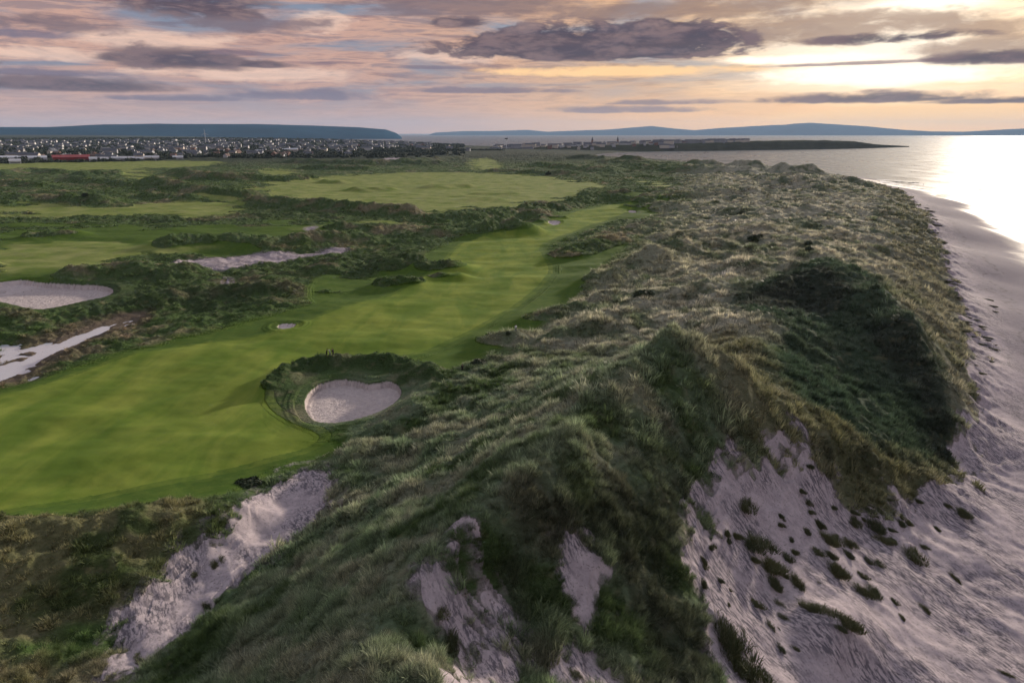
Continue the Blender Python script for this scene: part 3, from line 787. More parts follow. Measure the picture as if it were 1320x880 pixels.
# red building, pale sheds, mast, spires
def place(px, dist):
    a = math.atan((px-660)/F); x, y = dist*math.sin(a), dist*math.cos(a); return x, y, gh(x, y), -a
x, y, z, rz = place(111, 1440)
rb = empty('red_building', (x, y, z), rz); tag(rb, 'long low red clad building at the front edge of the distant town', 'building')
m_ = MB(); m_.box(-27, 27, -12, 12, -2, 7.5); m_.build('wall', redm, rb)
m_ = MB(); m_.add([(-28,-13,7.4),(28,-13,7.4),(28,0,11.5),(-28,0,11.5),(-28,13,7.4),(28,13,7.4)], [(0,1,2,3),(3,2,5,4),(0,3,4),(1,5,2)]); m_.build('roof', redm, rb)
m_ = MB(); m_.box(-24, 24, -12.1, -11.9, 2.0, 3.4); m_.build('window_band', glass, rb)
sheds = [(18,1480,60,'white'),(62,1500,44,'grey'),(152,1430,12,'white'),(166,1440,12,'grey'),(176,1430,12,'white'),(186,1440,10,'cream'),(196,1430,12,'white'),(206,1440,12,'cream'),(216,1450,12,'white'),(244,1480,18,'white'),(138,1420,12,'white'),(384,2000,38,'cream'),(346,1900,20,'white'),(40,1400,16,'white')]
for k, (px, dist, w, cn) in enumerate(sheds):
    x, y, z, rz = place(px, dist)
    o = empty('low_building', (x, y, z), rz)
    h = 4.5 if w < 30 else 6
    m_ = MB(); m_.box(-w/2, w/2, -8, 8, -2, h); m_.build('wall', {'white': white, 'grey': steel, 'cream': cream}[cn], o)
    m_ = MB(); m_.add([(-w/2-.4,-8.4,h-.1),(w/2+.4,-8.4,h-.1),(w/2+.4,0,h+3.2),(-w/2-.4,0,h+3.2),(-w/2-.4,8.4,h-.1),(w/2+.4,8.4,h-.1)], [(0,1,2,3),(3,2,5,4),(0,3,4),(1,5,2)]); m_.build('roof', steel if w > 30 else white, o)
    m_ = MB(); m_.box(-w/2+1.5, w/2-1.5, -8.08, -7.95, 1, 2.2); m_.build('window_band', glass, o)
    nm = {0:'long white shed at the left edge of the town front',1:'long grey shed just left of the red building',2:'white pavilion second to the right of the red building',3:'grey pavilion third to the right of the red building',
          4:'white pavilion in the middle of the row right of the red building',5:'small cream pavilion in the row right of the red building',6:'white pavilion before the last two of the row',7:'cream pavilion next to last in the row by the red building',8:'white pavilion at the right end of the row by the red building',
          9:'white building standing apart right of the pavilion row',10:'white pavilion touching the right end of the red building',11:'broad cream building low in the middle of the town',12:'white hall left of the broad cream building',13:'small white shed in front of the long white shed'}[k]
    tag(o, nm, 'building')
x, y, z, rz = place(281, 2900)
o = empty('wind_turbine', (x, y, z), rz); tag(o, 'tall white wind turbine rising above the left part of the town', 'wind turbine')
m_ = MB(); m_.tube((0,0,0), (0,0,38), 1.5, .8, 10); m_.build('tower', white, o)
m_ = MB(); m_.box(-1, 1, -2, 2.4, 37.6, 39.8); nc = m_.build('nacelle', white, o)
for k in range(3):
    a = R(90+120*k); m_ = MB(); m_.tube((0,-2.4,38.7), (math.cos(a)*15,-2.4,38.7+math.sin(a)*15), .8, .25, 6); m_.build('blade', white, o)
x, y, z, rz = place(653, 2350)
o = empty('water_tower', (x, y, z), rz); tag(o, 'dark topped mast with a flat head above the middle of the town', 'tower')
m_ = MB(); m_.tube((0,0,0), (0,0,30), 1.6, 1.2, 8); m_.build('shaft', steel, o)
m_ = MB(); m_.tube((0,0,30), (0,0,31), 3, 6, 12); m_.tube((0,0,31), (0,0,33.5), 6, 6, 12); m_.build('head', slate, o)
for i, (px, k, lab) in enumerate([(759, 4, 'left of the two dark spired churches on the headland town skyline'), (791, 6, 'right of the two dark spired churches on the headland town skyline')]):
    cols = np.abs(np.arctan2(HV[:, 9, 0], HV[:, 9, 1])-math.atan((px-660)/F)); ic = cols.argmin(); x, y, z = HV[ic, 9]
    o = empty('church', (x, y, z), 0); tag(o, lab, 'church')
    m_ = MB(); m_.box(-5, 5, -4, 16, -3, 9); m_.build('nave', brick, o)
    m_ = MB(); m_.add([(-5.4,-4.3,9),(5.4,-4.3,9),(0,-4.3,14),(-5.4,16.3,9),(5.4,16.3,9),(0,16.3,14)], [(0,2,5,3),(1,4,5,2),(0,1,2),(3,5,4)]); m_.build('roof', slate, o)
    m_ = MB(); m_.box(-3, 3, -10, -4.02, -3, 18); tw = m_.build('tower', brick, o)
    m_ = MB(); m_.add([(-3.2,-10.2,18),(3.2,-10.2,18),(3.2,-3.8,18),(-3.2,-3.8,18),(0,-7,31)], [(0,1,4),(1,2,4),(2,3,4),(3,0,4),(3,2,1,0)]); m_.build('spire', slate, tw)

print('T', round(time.time()-T0,1))
# ------------------------------------------------------------------ vegetation
def leafmat(name, gain=1.0, trans=.25):
    m, t, b = mat(name)
    a = t.new('ShaderNodeAttribute'); a.attribute_type = 'INSTANCER'; a.attribute_name = 'col'
    k = t.new('ShaderNodeAttribute'); k.attribute_name = 'blade'
    c = t.mix(t.m('MULTIPLY', k.outputs['Fac'], .8), a.outputs['Color'], t.mix(1., a.outputs['Color'], (2.3,2.1,2.0), 'MULTIPLY'))
    c = t.mix(t.mr(k.outputs['Fac'], .0, .3, .5, 0.), c, (.02,.035,.012))
    t.put(b.inputs['Base Color'], c); b.inputs['Roughness'].default_value = .65; b.inputs['Specular IOR Level'].default_value = .25
    tr = t.new('ShaderNodeBsdfTranslucent'); t.put(tr.inputs[0], c)
    mx = t.new('ShaderNodeMixShader'); mx.inputs[0].default_value = trans
    t.l.new(b.outputs[0], mx.inputs[1]); t.l.new(tr.outputs[0], mx.inputs[2])
    out = [n for n in t.n if n.type == 'OUTPUT_MATERIAL'][0]; t.l.new(mx.outputs[0], out.inputs[0])
    return m
def tuft_mesh(name, n, rad, hgt, wid, droop, seed, segs=3, lean=(-.15,.10)):
    r = np.random.default_rng(seed); V = []; Fq = []; bl = []
    for i in range(n):
        a = r.uniform(0, 2*np.pi); q0 = rad*math.sqrt(r.uniform(0, 1))*.75
        p = np.array([math.cos(a)*q0, math.sin(a)*q0, -.12]); a2 = a+r.normal(0, .5)
        out = np.array([math.cos(a2), math.sin(a2)])*droop*r.uniform(.4, 1.2)*(.35+q0/rad)+np.array(lean)
        h = hgt*r.uniform(.6, 1.15)*(1-.35*q0/rad); w = wid*r.uniform(.6, 1.3)
        side = np.array([-math.sin(a2+r.normal(0,.8)), math.cos(a2+r.normal(0,.8)), 0])*w
        br = r.uniform(0, 1)**1.6
        n0 = len(V)
        for s in range(segs+1):
            t = s/segs; c = p+np.array([out[0]*t**1.8*h, out[1]*t**1.8*h, h*(t-.28*t*t*np.hypot(*out))])
            ww = side*(1-t)**.7 if s < segs else side*.08
            V += [c-ww, c+ww]; bl += [br, br]
        for s in range(segs): Fq.append((n0+2*s, n0+2*s+1, n0+2*s+3, n0+2*s+2))
    me = mesh_np(name, V, Fq)
    a = me.attributes.new('blade', 'FLOAT', 'POINT'); a.data.foreach_set('value', np.array(bl, np.float32))
    return me
LM = leafmat('marram_grass')
def scatter(name, label, cat, pts, scl, col, rotz, tilt, protos_, kind='stuff'):
    me = bpy.data.meshes.new(name); me.vertices.add(len(pts)); me.vertices.foreach_set('co', pts.astype(np.float32).ravel())
    a = me.attributes.new('scl', 'FLOAT_VECTOR', 'POINT'); a.data.foreach_set('vector', scl.astype(np.float32).ravel())
    a = me.attributes.new('rot', 'FLOAT_VECTOR', 'POINT'); a.data.foreach_set('vector', np.stack([tilt[:, 0], tilt[:, 1], rotz], 1).astype(np.float32).ravel())
    a = me.attributes.new('col', 'FLOAT_COLOR', 'POINT'); a.data.foreach_set('color', np.concatenate([col, np.ones((len(col), 1))], 1).astype(np.float32).ravel())
    a = me.attributes.new('pick', 'INT', 'POINT'); a.data.foreach_set('value', rng.integers(0, len(protos_), len(pts)).astype(np.int32))
    o = link(name, me); tag(o, label, cat, kind=kind)
    g = bpy.data.node_groups.new(name, 'GeometryNodeTree')
    g.interface.new_socket('Geometry', in_out='INPUT', socket_type='NodeSocketGeometry'); g.interface.new_socket('Geometry', in_out='OUTPUT', socket_type='NodeSocketGeometry')
    N = g.nodes; gi = N.new('NodeGroupInput'); go = N.new('NodeGroupOutput')
    iop = N.new('GeometryNodeInstanceOnPoints'); g.links.new(gi.outputs[0], iop.inputs['Points'])
    jn = N.new('GeometryNodeJoinGeometry')
    for po in protos_:
        oi = N.new('GeometryNodeObjectInfo'); oi.inputs['Object'].default_value = po; oi.inputs['As Instance'].default_value = True
        g.links.new(oi.outputs['Geometry'], jn.inputs[0])
    g.links.new(jn.outputs[0], iop.inputs['Instance']); iop.inputs['Pick Instance'].default_value = True
    def na(nm, typ):
        n = N.new('GeometryNodeInputNamedAttribute'); n.data_type = typ; n.inputs['Name'].default_value = nm; return n.outputs[0]
    g.links.new(na('pick', 'INT'), iop.inputs['Instance Index'])
    g.links.new(na('scl', 'FLOAT_VECTOR'), iop.inputs['Scale'])
    e2r = N.new('FunctionNodeEulerToRotation'); g.links.new(na('rot', 'FLOAT_VECTOR'), e2r.inputs[0]); g.links.new(e2r.outputs[0], iop.inputs['Rotation'])
    g.links.new(iop.outputs[0], go.inputs[0])
    md = o.modifiers.new('scatter', 'NODES'); md.node_group = g
    return o
def src(me, material):
    o = bpy.data.objects.new(me.name, me); me.materials.append(material); return o
near_src = [src(tuft_mesh('tuft_near', 85, .55, .85, .022, .75, 11+i, 3), LM) for i in range(5)]
mid_src = [src(tuft_mesh('tuft_mid', 34, .62, .75, .05, .8, 31+i, 2), LM) for i in range(5)]
far_src = [src(tuft_mesh('tuft_far', 22, .75, .60, .11, .8, 51+i, 2), LM) for i in range(4)]

_kc = march([596, 665, 655], [479, 427, 431], lambda x, y: height(x, y)); keep_clear = [tuple(p*(1-1.2/np.hypot(*p))) for p in _kc]
def band(r0, r1, dens, srcs, base_s, hts, seed):
    g = np.random.default_rng(seed); A = R(43)
    n = int(A*(r1*r1-r0*r0)*dens)
    a = g.uniform(-A, A, n); r = np.sqrt(g.uniform(r0*r0, r1*r1, n))
    x, y = r*np.sin(a), r*np.cos(a); m = masks(x, y)
    mown = np.maximum(np.maximum(m['fair'], m['pale']), m['mown']-2)
    n1 = fbm(x/5.5, y/5.5, 201, 3); n2 = fbm(x/16, y/13, 202, 3)
    ok = (mown < -1.0+1.5*n1) & (m['bunk'] < -.5) & (m['pond'] < -2+2*n1)
    ok &= (m['scrape'] < .25)
    ok &= (m['beach'] < -1.5+4*n1)
    ok &= g.uniform(0, 1, n) < np.clip(.66+1.2*n1+.4*n2, .28, 1)
    rough_low = sstep(0, -40, x-.33*y+45)         # links rough is shorter than the dune marram
    ok &= g.uniform(0, 1, n) > rough_low*.35
    for px_, py_ in keep_clear: ok &= np.hypot(x-px_, y-py_) > 2.3
    x, y, n1, n2, rl = x[ok], y[ok], n1[ok], n2[ok], rough_low[ok]; m = {k: v[ok] for k, v in m.items()}
    z = height(x, y, m); n4 = fbm(x/2.1, y/2.1, 203, 2)
    col = tone(x, y, m)*(1.0+.35*g.normal(0, .5, len(x))[:, None])*(1+.25*n1[:, None]+.35*n4[:, None])*1.25
    base_s = base_s*np.where(m['bunk'] > -7.9, .36, 1.)
    s = base_s*np.clip(1+.30*g.normal(0, 1, len(x))+.3*n2+.6*n4, .4, 2.2)*(1-.3*rl)
    # shrubs in the bowl are denser and rounder
    hs = s*hts*(1-.25*rl)*np.clip(1+.5*n1+.5*n4, .45, 1.8)
    return scatter('marram_grass', None, None, np.stack([x, y, z-.03], 1), np.stack([s, s, hs], 1), np.clip(col, .006, .6), g.uniform(0, 2*np.pi, len(x)), g.normal(0, .12, (len(x), 2)), srcs), len(x)
QD = 1.0
for (r0, r1, de, so, bs, ht, sd, lab) in [(30, 75, 7.0, near_src, .85, .95, 1, 'dense tufted marram grass covering the nearest dune ridge'),
                                 (75, 150, 5.0, mid_src, 1.0, .95, 2, 'marram grass over the dune hollow, the spur and the bowl behind the near ridge'),
                                 (150, 330, 1.1, mid_src, 1.45, .75, 3, 'tussocky grass of the middle dunes and roughs'),
                                 (330, 800, .2, far_src, 2.3, .6, 4, 'distant dune grass and rough between the fairways')]:
    o, n = band(r0, r1, de*QD, so, bs, ht, sd); tag(o, lab, 'grass'); print('band', r0, n)

# countable clumps on the seaward sand (photo x, y, width in px)
CL = [(957,640,34),(966,682,50),(985,716,36),(992,738,28),(1011,712,20),(1022,738,30),(1031,628,12),(1041,596,14),(1040,642,14),(1043,655,12),(1052,668,16),(1060,683,28),(1074,688,24),(1090,692,20),(1072,722,34),(1088,706,18),
      (1107,735,18),(1106,752,26),(1122,754,24),(1074,783,38),(1173,706,26),(1186,699,12),(1235,652,22),(926,790,56),(940,815,60),(948,845,46),(905,745,18),(1020,830,12),(1150,770,14),(1227,738,14),(1133,688,22),(1120,665,30),(1098,664,24),
      (1148,690,14),(1168,668,12),(1130,652,12),(970,770,20),(990,800,16),(915,700,14),(1160,790,12),(985,862,14),(1290,862,12),(1004,660,12),(1018,690,12),(1050,705,16),(265,775,14),(250,735,12),(275,720,18),(285,716,14),(180,845,14),(615,690,10),(578,806,40),(566,780,26),(735,860,20)]
def clump_mesh(name, seed, ry, n=34):
    r = np.random.default_rng(seed); V = []; Fq = []; B = []; k = 0
    for i in range(n):
        a = r.uniform(0, 6.28); q0 = .5*math.sqrt(r.uniform(0, 1)); me = tuft_mesh('t', 42, .17, .46*(1-.9*q0), .010, .7, seed*50+i, 2)
        v = np.empty(len(me.vertices)*3, np.float32); me.vertices.foreach_get('co', v); f = np.empty(len(me.loops), np.int32); me.loops.foreach_get('vertex_index', f)
        b_ = np.empty(len(me.vertices), np.float32); me.attributes['blade'].data.foreach_get('value', b_)
        V.append(v.reshape(-1, 3)+np.array([q0*math.cos(a), q0*ry*math.sin(a), 0])); Fq.append(f.reshape(-1, 4)+k); B.append(b_); k += len(b_); bpy.data.meshes.remove(me)
    me = mesh_np(name, np.concatenate(V), np.concatenate(Fq)); a = me.attributes.new('blade', 'FLOAT', 'POINT'); a.data.foreach_set('value', np.concatenate(B)); return me
_r = random.Random(12)
for _ in range(48):
    a_ = _r.random(); px_ = 905+a_*300+_r.uniform(-20, 20); CL.append((px_, min(865, 640+_r.random()**1.4*(215-60*a_)+max(0, 40-a_*80)), _r.uniform(6, 17)))
CM = [clump_mesh('grass_clump', 71+i, [1, .75, .6, .5][i]) for i in range(4)]
cm_, t, b = mat('clump_grass')
oi = t.new('ShaderNodeObjectInfo'); k = t.new('ShaderNodeAttribute'); k.attribute_name = 'blade'
t.put(b.inputs['Base Color'], t.mix(t.m('MULTIPLY', k.outputs['Fac'], .45), t.mix(oi.outputs['Random'], (.032,.052,.018), (.070,.080,.026)), (.17,.145,.075))); b.inputs['Roughness'].default_value = .7
for me in CM: me.materials.append(cm_)
cpos = march([c[0] for c in CL], [c[1]+c[2]*.25 for c in CL], lambda x, y: height(x, y))
cz = height(cpos[:, 0], cpos[:, 1])
shapes = ['rounded', 'ragged', 'low spreading', 'windswept']
for i, (c, p, z) in enumerate(zip(CL, cpos, cz)):
    d = math.sqrt(p[0]**2+p[1]**2+(H-z)**2); w = c[2]*d/F
    o = link('grass_clump', CM[i % 4]); o.location = (p[0], p[1], z-.05); s = w/.85
    o.scale = (s*random.uniform(.9, 1.5), s*random.uniform(.5, .8), max(.6, s*random.uniform(.6, .95))); o.rotation_euler = (0, 0, R(-57)+random.uniform(-.5, .5))
    size = 'large' if c[2] > 30 else 'medium' if c[2] > 17 else 'small'
    side = ('high on' if c[1] < 670 else 'halfway down' if c[1] < 740 else 'low on')
    if c[0] < 300: where = 'the sandy track at lower left'
    elif c[0] < 750: where = 'the bare blow-out of the near ridge'
    else: where = 'the seaward sand face'
    col = 'left part' if c[0] < 985 else 'middle' if c[0] < 1100 else 'right part'
    lab = '%s %s marram clump %s %s' % (size, shapes[i % 4], side, where) + ('' if c[0] < 750 else ', in its '+col)
    tag(o, lab, 'grass clump', 'clumps: '+lab)
# little foredune clumps along the foot of the dunes
g = np.random.default_rng(91); FC = []
fl = [(1197,318),(1203,330),(1211,362),(1215,345),(1213,372),(1219,362),(1222,372),(1228,366),(1216,388),(1234,383),(1231,394),(1241,397),(1231,410),(1243,414),(1247,409),(1249,418),(1257,412),(1262,420),(1266,424),(1259,436),(1252,433),(1241,426),(1271,438),(1281,444),(1277,449),(1268,434),(1237,420),(1258,427),(1264,443),(1280,401),(1272,386),(1276,394),(1212,313),(1214,312),(1207,300),(1203,290),(1200,300),(1196,272),(1200,283),(1192,268),(1256,470),(1262,480),(1275,465),(1258,500)]
fp = march([c[0] for c in fl], [c[1] for c in fl], lambda x, y: height(x, y)); fz = height(fp[:, 0], fp[:, 1])
for i, (c, p, z) in enumerate(zip(fl, fp, fz)):
    d = math.sqrt(p[0]**2+p[1]**2+(H-z)**2); w = random.uniform(6, 15)*d/F
    o = link('grass_clump', CM[i % 4]); o.location = (p[0], p[1], z-.05); s = w/1.25; o.scale = (s*1.3, s*.8, max(.5, s*.45)); o.rotation_euler = (0, 0, R(-35)+random.uniform(-.3, .3))
    lab = 'small dark marram clump on beach sand at the foot of the dunes, '+('far end' if c[1] < 345 else 'middle stretch' if c[1] < 400 else 'nearest stretch')
    tag(o, lab, 'grass clump', 'clumps: '+lab)

# gorse and dark bushes that can be told apart
def blobmesh(name, n, rx, ry, rz_, leaf, seed):
    r = np.random.default_rng(seed); V = []; Fq = []; bl = []
    for i in range(n):
        d = r.normal(0, 1, 3); d /= np.linalg.norm(d); d[2] = abs(d[2])
        rad = r.uniform(.6, 1.0)*(1+.22*math.sin(5*d[0]+seed)*math.cos(4*d[1]))
        c = d*rad*np.array([rx, ry, rz_]); u = r.normal(0, 1, 3); u /= np.linalg.norm(u); v = np.cross(u, d+r.normal(0, .5, 3)); v /= np.linalg.norm(v)
        a = leaf*r.uniform(.6, 1.4); n0 = len(V)
        V += [c-u*a, c-v*a*.6, c+u*a, c+v*a*.6]; Fq.append((n0, n0+1, n0+2, n0+3)); bl += [r.uniform()]*4
    me = mesh_np(name, V, Fq); a = me.attributes.new('blade', 'FLOAT', 'POINT'); a.data.foreach_set('value', np.array(bl, np.float32)); return me
gm_, t, b = mat('gorse_leaf'); k = t.new('ShaderNodeAttribute'); k.attribute_name = 'blade'
t.put(b.inputs['Base Color'], t.mix(k.outputs['Fac'], (.010,.022,.008), (.030,.050,.014))); b.inputs['Roughness'].default_value = .7
stem = plain('bush_stem', (.05,.035,.02))
BU = [(830,379,28,12,'dark gorse bush alone on the grey dunes right of the fairway'),(975,306,22,7,'low wide gorse bush on the pale dunes'),(1043,313,9,6,'upper of two small gorse bushes on the pale dunes'),(1043,320,10,5,'lower of two small gorse bushes on the pale dunes'),
      (617,467,26,11,'dark gorse bush beside the person in black'),(318,617,34,12,'low dark bush at the bottom edge of the fairway'),(655,428,7,7,'small dark bush next to the person in white'),(110,251,7,5,'small dark bush on the far left roughs'),(955,275,10,5,'small round bush in the far dunes'),
      (707,223,8,5,'small dark bush behind the far fairway'),(845,436,9,5,'small dark bush on the ridge behind the near crest')]
bp_ = march([c[0] for c in BU], [c[1]+c[3]*.4 for c in BU], lambda x, y: height(x, y)); bz = height(bp_[:, 0], bp_[:, 1])
for i, (c, p, z) in enumerate(zip(BU, bp_, bz)):
    d = math.sqrt(p[0]**2+p[1]**2+(H-z)**2); w = c[2]*d/F/2; h = max(.5, min(w*1.2, c[3]*d/F*.8))
    if i == 5: h = .35
    r_ = empty('gorse_bush', (p[0], p[1], z-.05)); tag(r_, c[4], 'bush')
    link('crown', blobmesh('crown', 1500, w, w*.75, h, w*.10, 300+i), gm_, r_)
    mb = MB()
    for k_ in range(5):
        a = k_*1.26; mb.tube((0,0,-.1), (math.cos(a)*w*.4, math.sin(a)*w*.3, h*.7), .05, .02, 5)
    mb.build('stem', stem, r_)
# town trees and the wood beyond
TM, t, b = mat('town_tree_leaf'); geo = t.new('ShaderNodeNewGeometry')
t.put(b.inputs['Base Color'], t.mix(t.noise(geo.outputs['Position'], .12, 4, .6), (.016,.028,.018), (.045,.060,.030))); b.inputs['Roughness'].default_value = .9
def treeblob(name, n, seed):
    return blobmesh(name, n, 1, 1, 1, .22, seed)
tsrc = [src(treeblob('tree_crown', 130, 400+i), TM) for i in range(3)]
g = np.random.default_rng(5)
n = 2600
px = g.uniform(-40, 600, n); d = g.uniform(1450, 3500, n); a = np.arctan((px-660)/F); x, y = d*np.sin(a), d*np.cos(a)
keep = fbm(x/260, y/150, 301, 3) > -.25; x, y = x[keep], y[keep]
n2 = 1600; px2 = np.concatenate([g.uniform(-40, 545, 1300), g.uniform(30, 150, 300)]); d2 = np.concatenate([g.uniform(3700, 4500, 1300), g.uniform(3500, 4100, 300)]); a2 = np.arctan((px2-660)/F)
x = np.concatenate([x, d2*np.sin(a2)]); y = np.concatenate([y, d2*np.cos(a2)])
# a low belt along the near edge of the town
px3 = g.uniform(-40, 650, 700); d3 = 1400+g.uniform(0, 60, 700)+np.clip(px3-200, 0, 500)*1.7; a3 = np.arctan((px3-660)/F)
x = np.concatenate([x, d3*np.sin(a3)]); y = np.concatenate([y, d3*np.cos(a3)])
z = height(x, y); s = g.uniform(4, 9, len(x)); s[-700:] *= .55
o = scatter('town_trees', 'dark trees massed between the houses of the distant town and in the woods behind', 'trees', np.stack([x, y, z], 1), np.stack([s*1.3, s*1.3, s], 1), np.ones((len(x), 3)), g.uniform(0, 6, len(x)), np.zeros((len(x), 2)), tsrc)

# rocks in the shallows
RM = plain('wet_rock', (.035,.032,.035), .5, .4, .6)
RK = [(1270,245,14,3,'flat dark rock in the surf, farthest of the right group'),(1287,252,24,3,'long flat dark rock in the shallows right of the beach'),(1303,254,18,3,'dark rock slab at the end of the long rock'),(1316,262,26,6,'broad dark rock reaching the right edge in the shallows'),(1160,235,14,2,'thin dark rock off the far bend of the beach'),(1178,236,10,2,'small thin rock off the far bend of the beach'),(1273,249,6,2,'tiny rock between the beach and the long flat rock')]
for i, (px, py, w, h, lab) in enumerate(RK):
    p = at(px, py, 0); d = math.hypot(*p); mb = MB(); mb.ball((0,0,0), 1, n=16, m=10)
    W = w*d/F/2; L_ = W*.35
    V_ = [(v[0]*W*(1+.25*math.sin(7*v[1]+i)), v[1]*L_*(1+.3*math.cos(5*v[0]+i)), v[2]*(.5+.2*math.sin(9*v[0]+3*i))*(1 if W < 4 else 1.3)) for v in mb.v]; mb.v = V_
    o = mb.build('rock', RM, smooth=True); o.location = (p[0], p[1], .1); o.rotation_euler = (0, 0, R(-20)); tag(o, lab, 'rock')

print('T', round(time.time()-T0,1))
# ------------------------------------------------------------------ people
def skin_obj(name, verts, edges, radii, material, parent, root=0, sub=1):
    me = bpy.data.meshes.new(name); me.from_pydata(verts, edges, []); o = link(name, me, material, parent)
    md = o.modifiers.new('skin', 'SKIN'); md.use_smooth_shade = True
    for i, r in enumerate(radii):
        sv_ = me.skin_vertices[0].data[i]; sv_.radius = (r, r) if not isinstance(r, tuple) else r; sv_.use_root = (i == root)
    s = o.modifiers.new('sub', 'SUBSURF'); s.levels = sub; s.render_levels = sub
    return o
skinm = plain('skin', (.42,.25,.18), .6, .05)
def cloth(name, c): return plain(name, c, .9, .15, 6)
CL_ = {'black': cloth('black_cloth', (.015,.015,.018)), 'navy': cloth('navy_cloth', (.02,.03,.06)), 'white': cloth('white_cloth', (.75,.76,.78)), 'grey': cloth('grey_cloth', (.14,.14,.15)), 'khaki': cloth('khaki_cloth', (.20,.16,.10)), 'hair': cloth('brown_hair', (.03,.02,.012))}
def person(x, y, z, rz, top, bottom, label, pose='stand', h=1.76, bend=0.0):
    r = empty('person', (x, y, z), rz); tag(r, label, 'person')
    k = h/1.76; st = .16 if pose == 'walk' else .0; b = bend
    def P(X, Y, Z): return (X*k, Y*k, Z*k)
    def up(X, Y, Z):   # bend the upper body forward (-Y) about the hips
        dz = Z-.95; return P(X, Y-math.sin(b)*dz, .95+math.cos(b)*dz)
    J = dict(pel=P(0,0,.95), wai=up(0,0,1.12), che=up(0,.01,1.36), nec=up(0,0,1.50), hea=up(0,-.02,1.60), top=up(0,-.02,1.72),
             hl=P(-.10,0,.90), kl=P(-.11,-st,.50), al=P(-.12,-st*.6,.08), fl=P(-.13,-st*.6-.17,.03),
             hr=P(.10,0,.90), kr=P(.11,st*.4,.50), ar=P(.12,st*1.6,.10), fr=P(.13,st*1.6-.15,.03),
             sl=up(-.19,0,1.42), el=up(-.25,.03+st*.5,1.15), wl=up(-.24,-.12,.92), ml=up(-.24,-.16,.84),
             sr=up(.19,0,1.42), er=up(.25,.03-st*.3,1.15), wr=up(.24,-.14,.93), mr=up(.24,-.18,.85))
    K = list(J); I = {n: i for i, n in enumerate(K)}
    E = [('pel','wai'),('wai','che'),('che','nec'),('nec','hea'),('hea','top'),('pel','hl'),('hl','kl'),('kl','al'),('al','fl'),('pel','hr'),('hr','kr'),('kr','ar'),('ar','fr'),
         ('che','sl'),('sl','el'),('el','wl'),('wl','ml'),('che','sr'),('sr','er'),('er','wr'),('wr','mr')]
    rad = dict(pel=.12, wai=.11, che=.13, nec=.055, hea=.095, top=.075, hl=.085, kl=.055, al=.038, fl=.032, hr=.085, kr=.055, ar=.038, fr=.032, sl=.055, el=.04, wl=.028, ml=.034, sr=.055, er=.04, wr=.028, mr=.034)
    skin_obj('body', [J[n] for n in K], [(I[a], I[c]) for a, c in E], [rad[n]*k for n in K], skinm, r)
    def sub(name, names, edges, grow, m_):
        I2 = {n: i for i, n in enumerate(names)}; skin_obj(name, [J[n] for n in names], [(I2[a], I2[c]) for a, c in edges], [rad[n]*k*1.12+grow for n in names], m_, r)
    sub('jacket', ['pel','wai','che','sl','el','wl','sr','er','wr'], [('pel','wai'),('wai','che'),('che','sl'),('sl','el'),('el','wl'),('che','sr'),('sr','er'),('er','wr')], .022, top)
    sub('trousers', ['pel','hl','kl','al','hr','kr','ar'], [('pel','hl'),('hl','kl'),('kl','al'),('pel','hr'),('hr','kr'),('kr','ar')], .02, bottom)
    mb = MB(); t_ = J['hea']; mb.ball((t_[0], t_[1]+.012, t_[2]+.065*k), .118*k, (1, 1.1, .85), 10, 7); mb.build('hair', CL_['hair'], r, True)
    return r
def ground_at(px, py):
    p = march([px], [py], lambda x, y: height(x, y))[0]; return p[0], p[1], gh(*p)
def golf_trolley(px, py, lab, bagmat, rz):
    x, y, z = ground_at(px, py); r = empty('golf_trolley', (x, y, z), rz); tag(r, lab, 'golf trolley')
    mb = MB(); mb.tube((0,-.45,.15), (0,.35,1.0), .02, .02); mb.tube((0,.35,1.0), (0,.6,1.08), .02, .02); mb.tube((-.35,-.25,.16), (.35,-.25,.16), .015, .015); mb.build('frame', steel, r)
    for sx in (-1, 1):
        mb = MB(); mb.tube((sx*.36-.02,-.25,.16), (sx*.36+.02,-.25,.16), .16, .16, 16); mb.build('wheel', CL_['black'], r)
    mb = MB(); mb.tube((0,.55,.12), (0,.59,.12), .1, .1, 12); mb.build('front_wheel', CL_['black'], r)
    mb = MB(); mb.tube((0,-.36,.28), (0,.16,1.05), .14, .16, 12); bg = mb.build('golf_bag', bagmat, r, True)
    mb = MB()
    for k in range(7):
        a = k*.9; ox, oy = .07*math.cos(a), .07*math.sin(a); mb.tube((ox,.14+oy,1.0), (ox*1.4,.30+oy,1.22+.02*(k % 3)), .008, .008, 5); mb.ball((ox*1.4,.30+oy,1.23+.02*(k % 3)), .035)
    mb.build('club_heads', steel, bg)
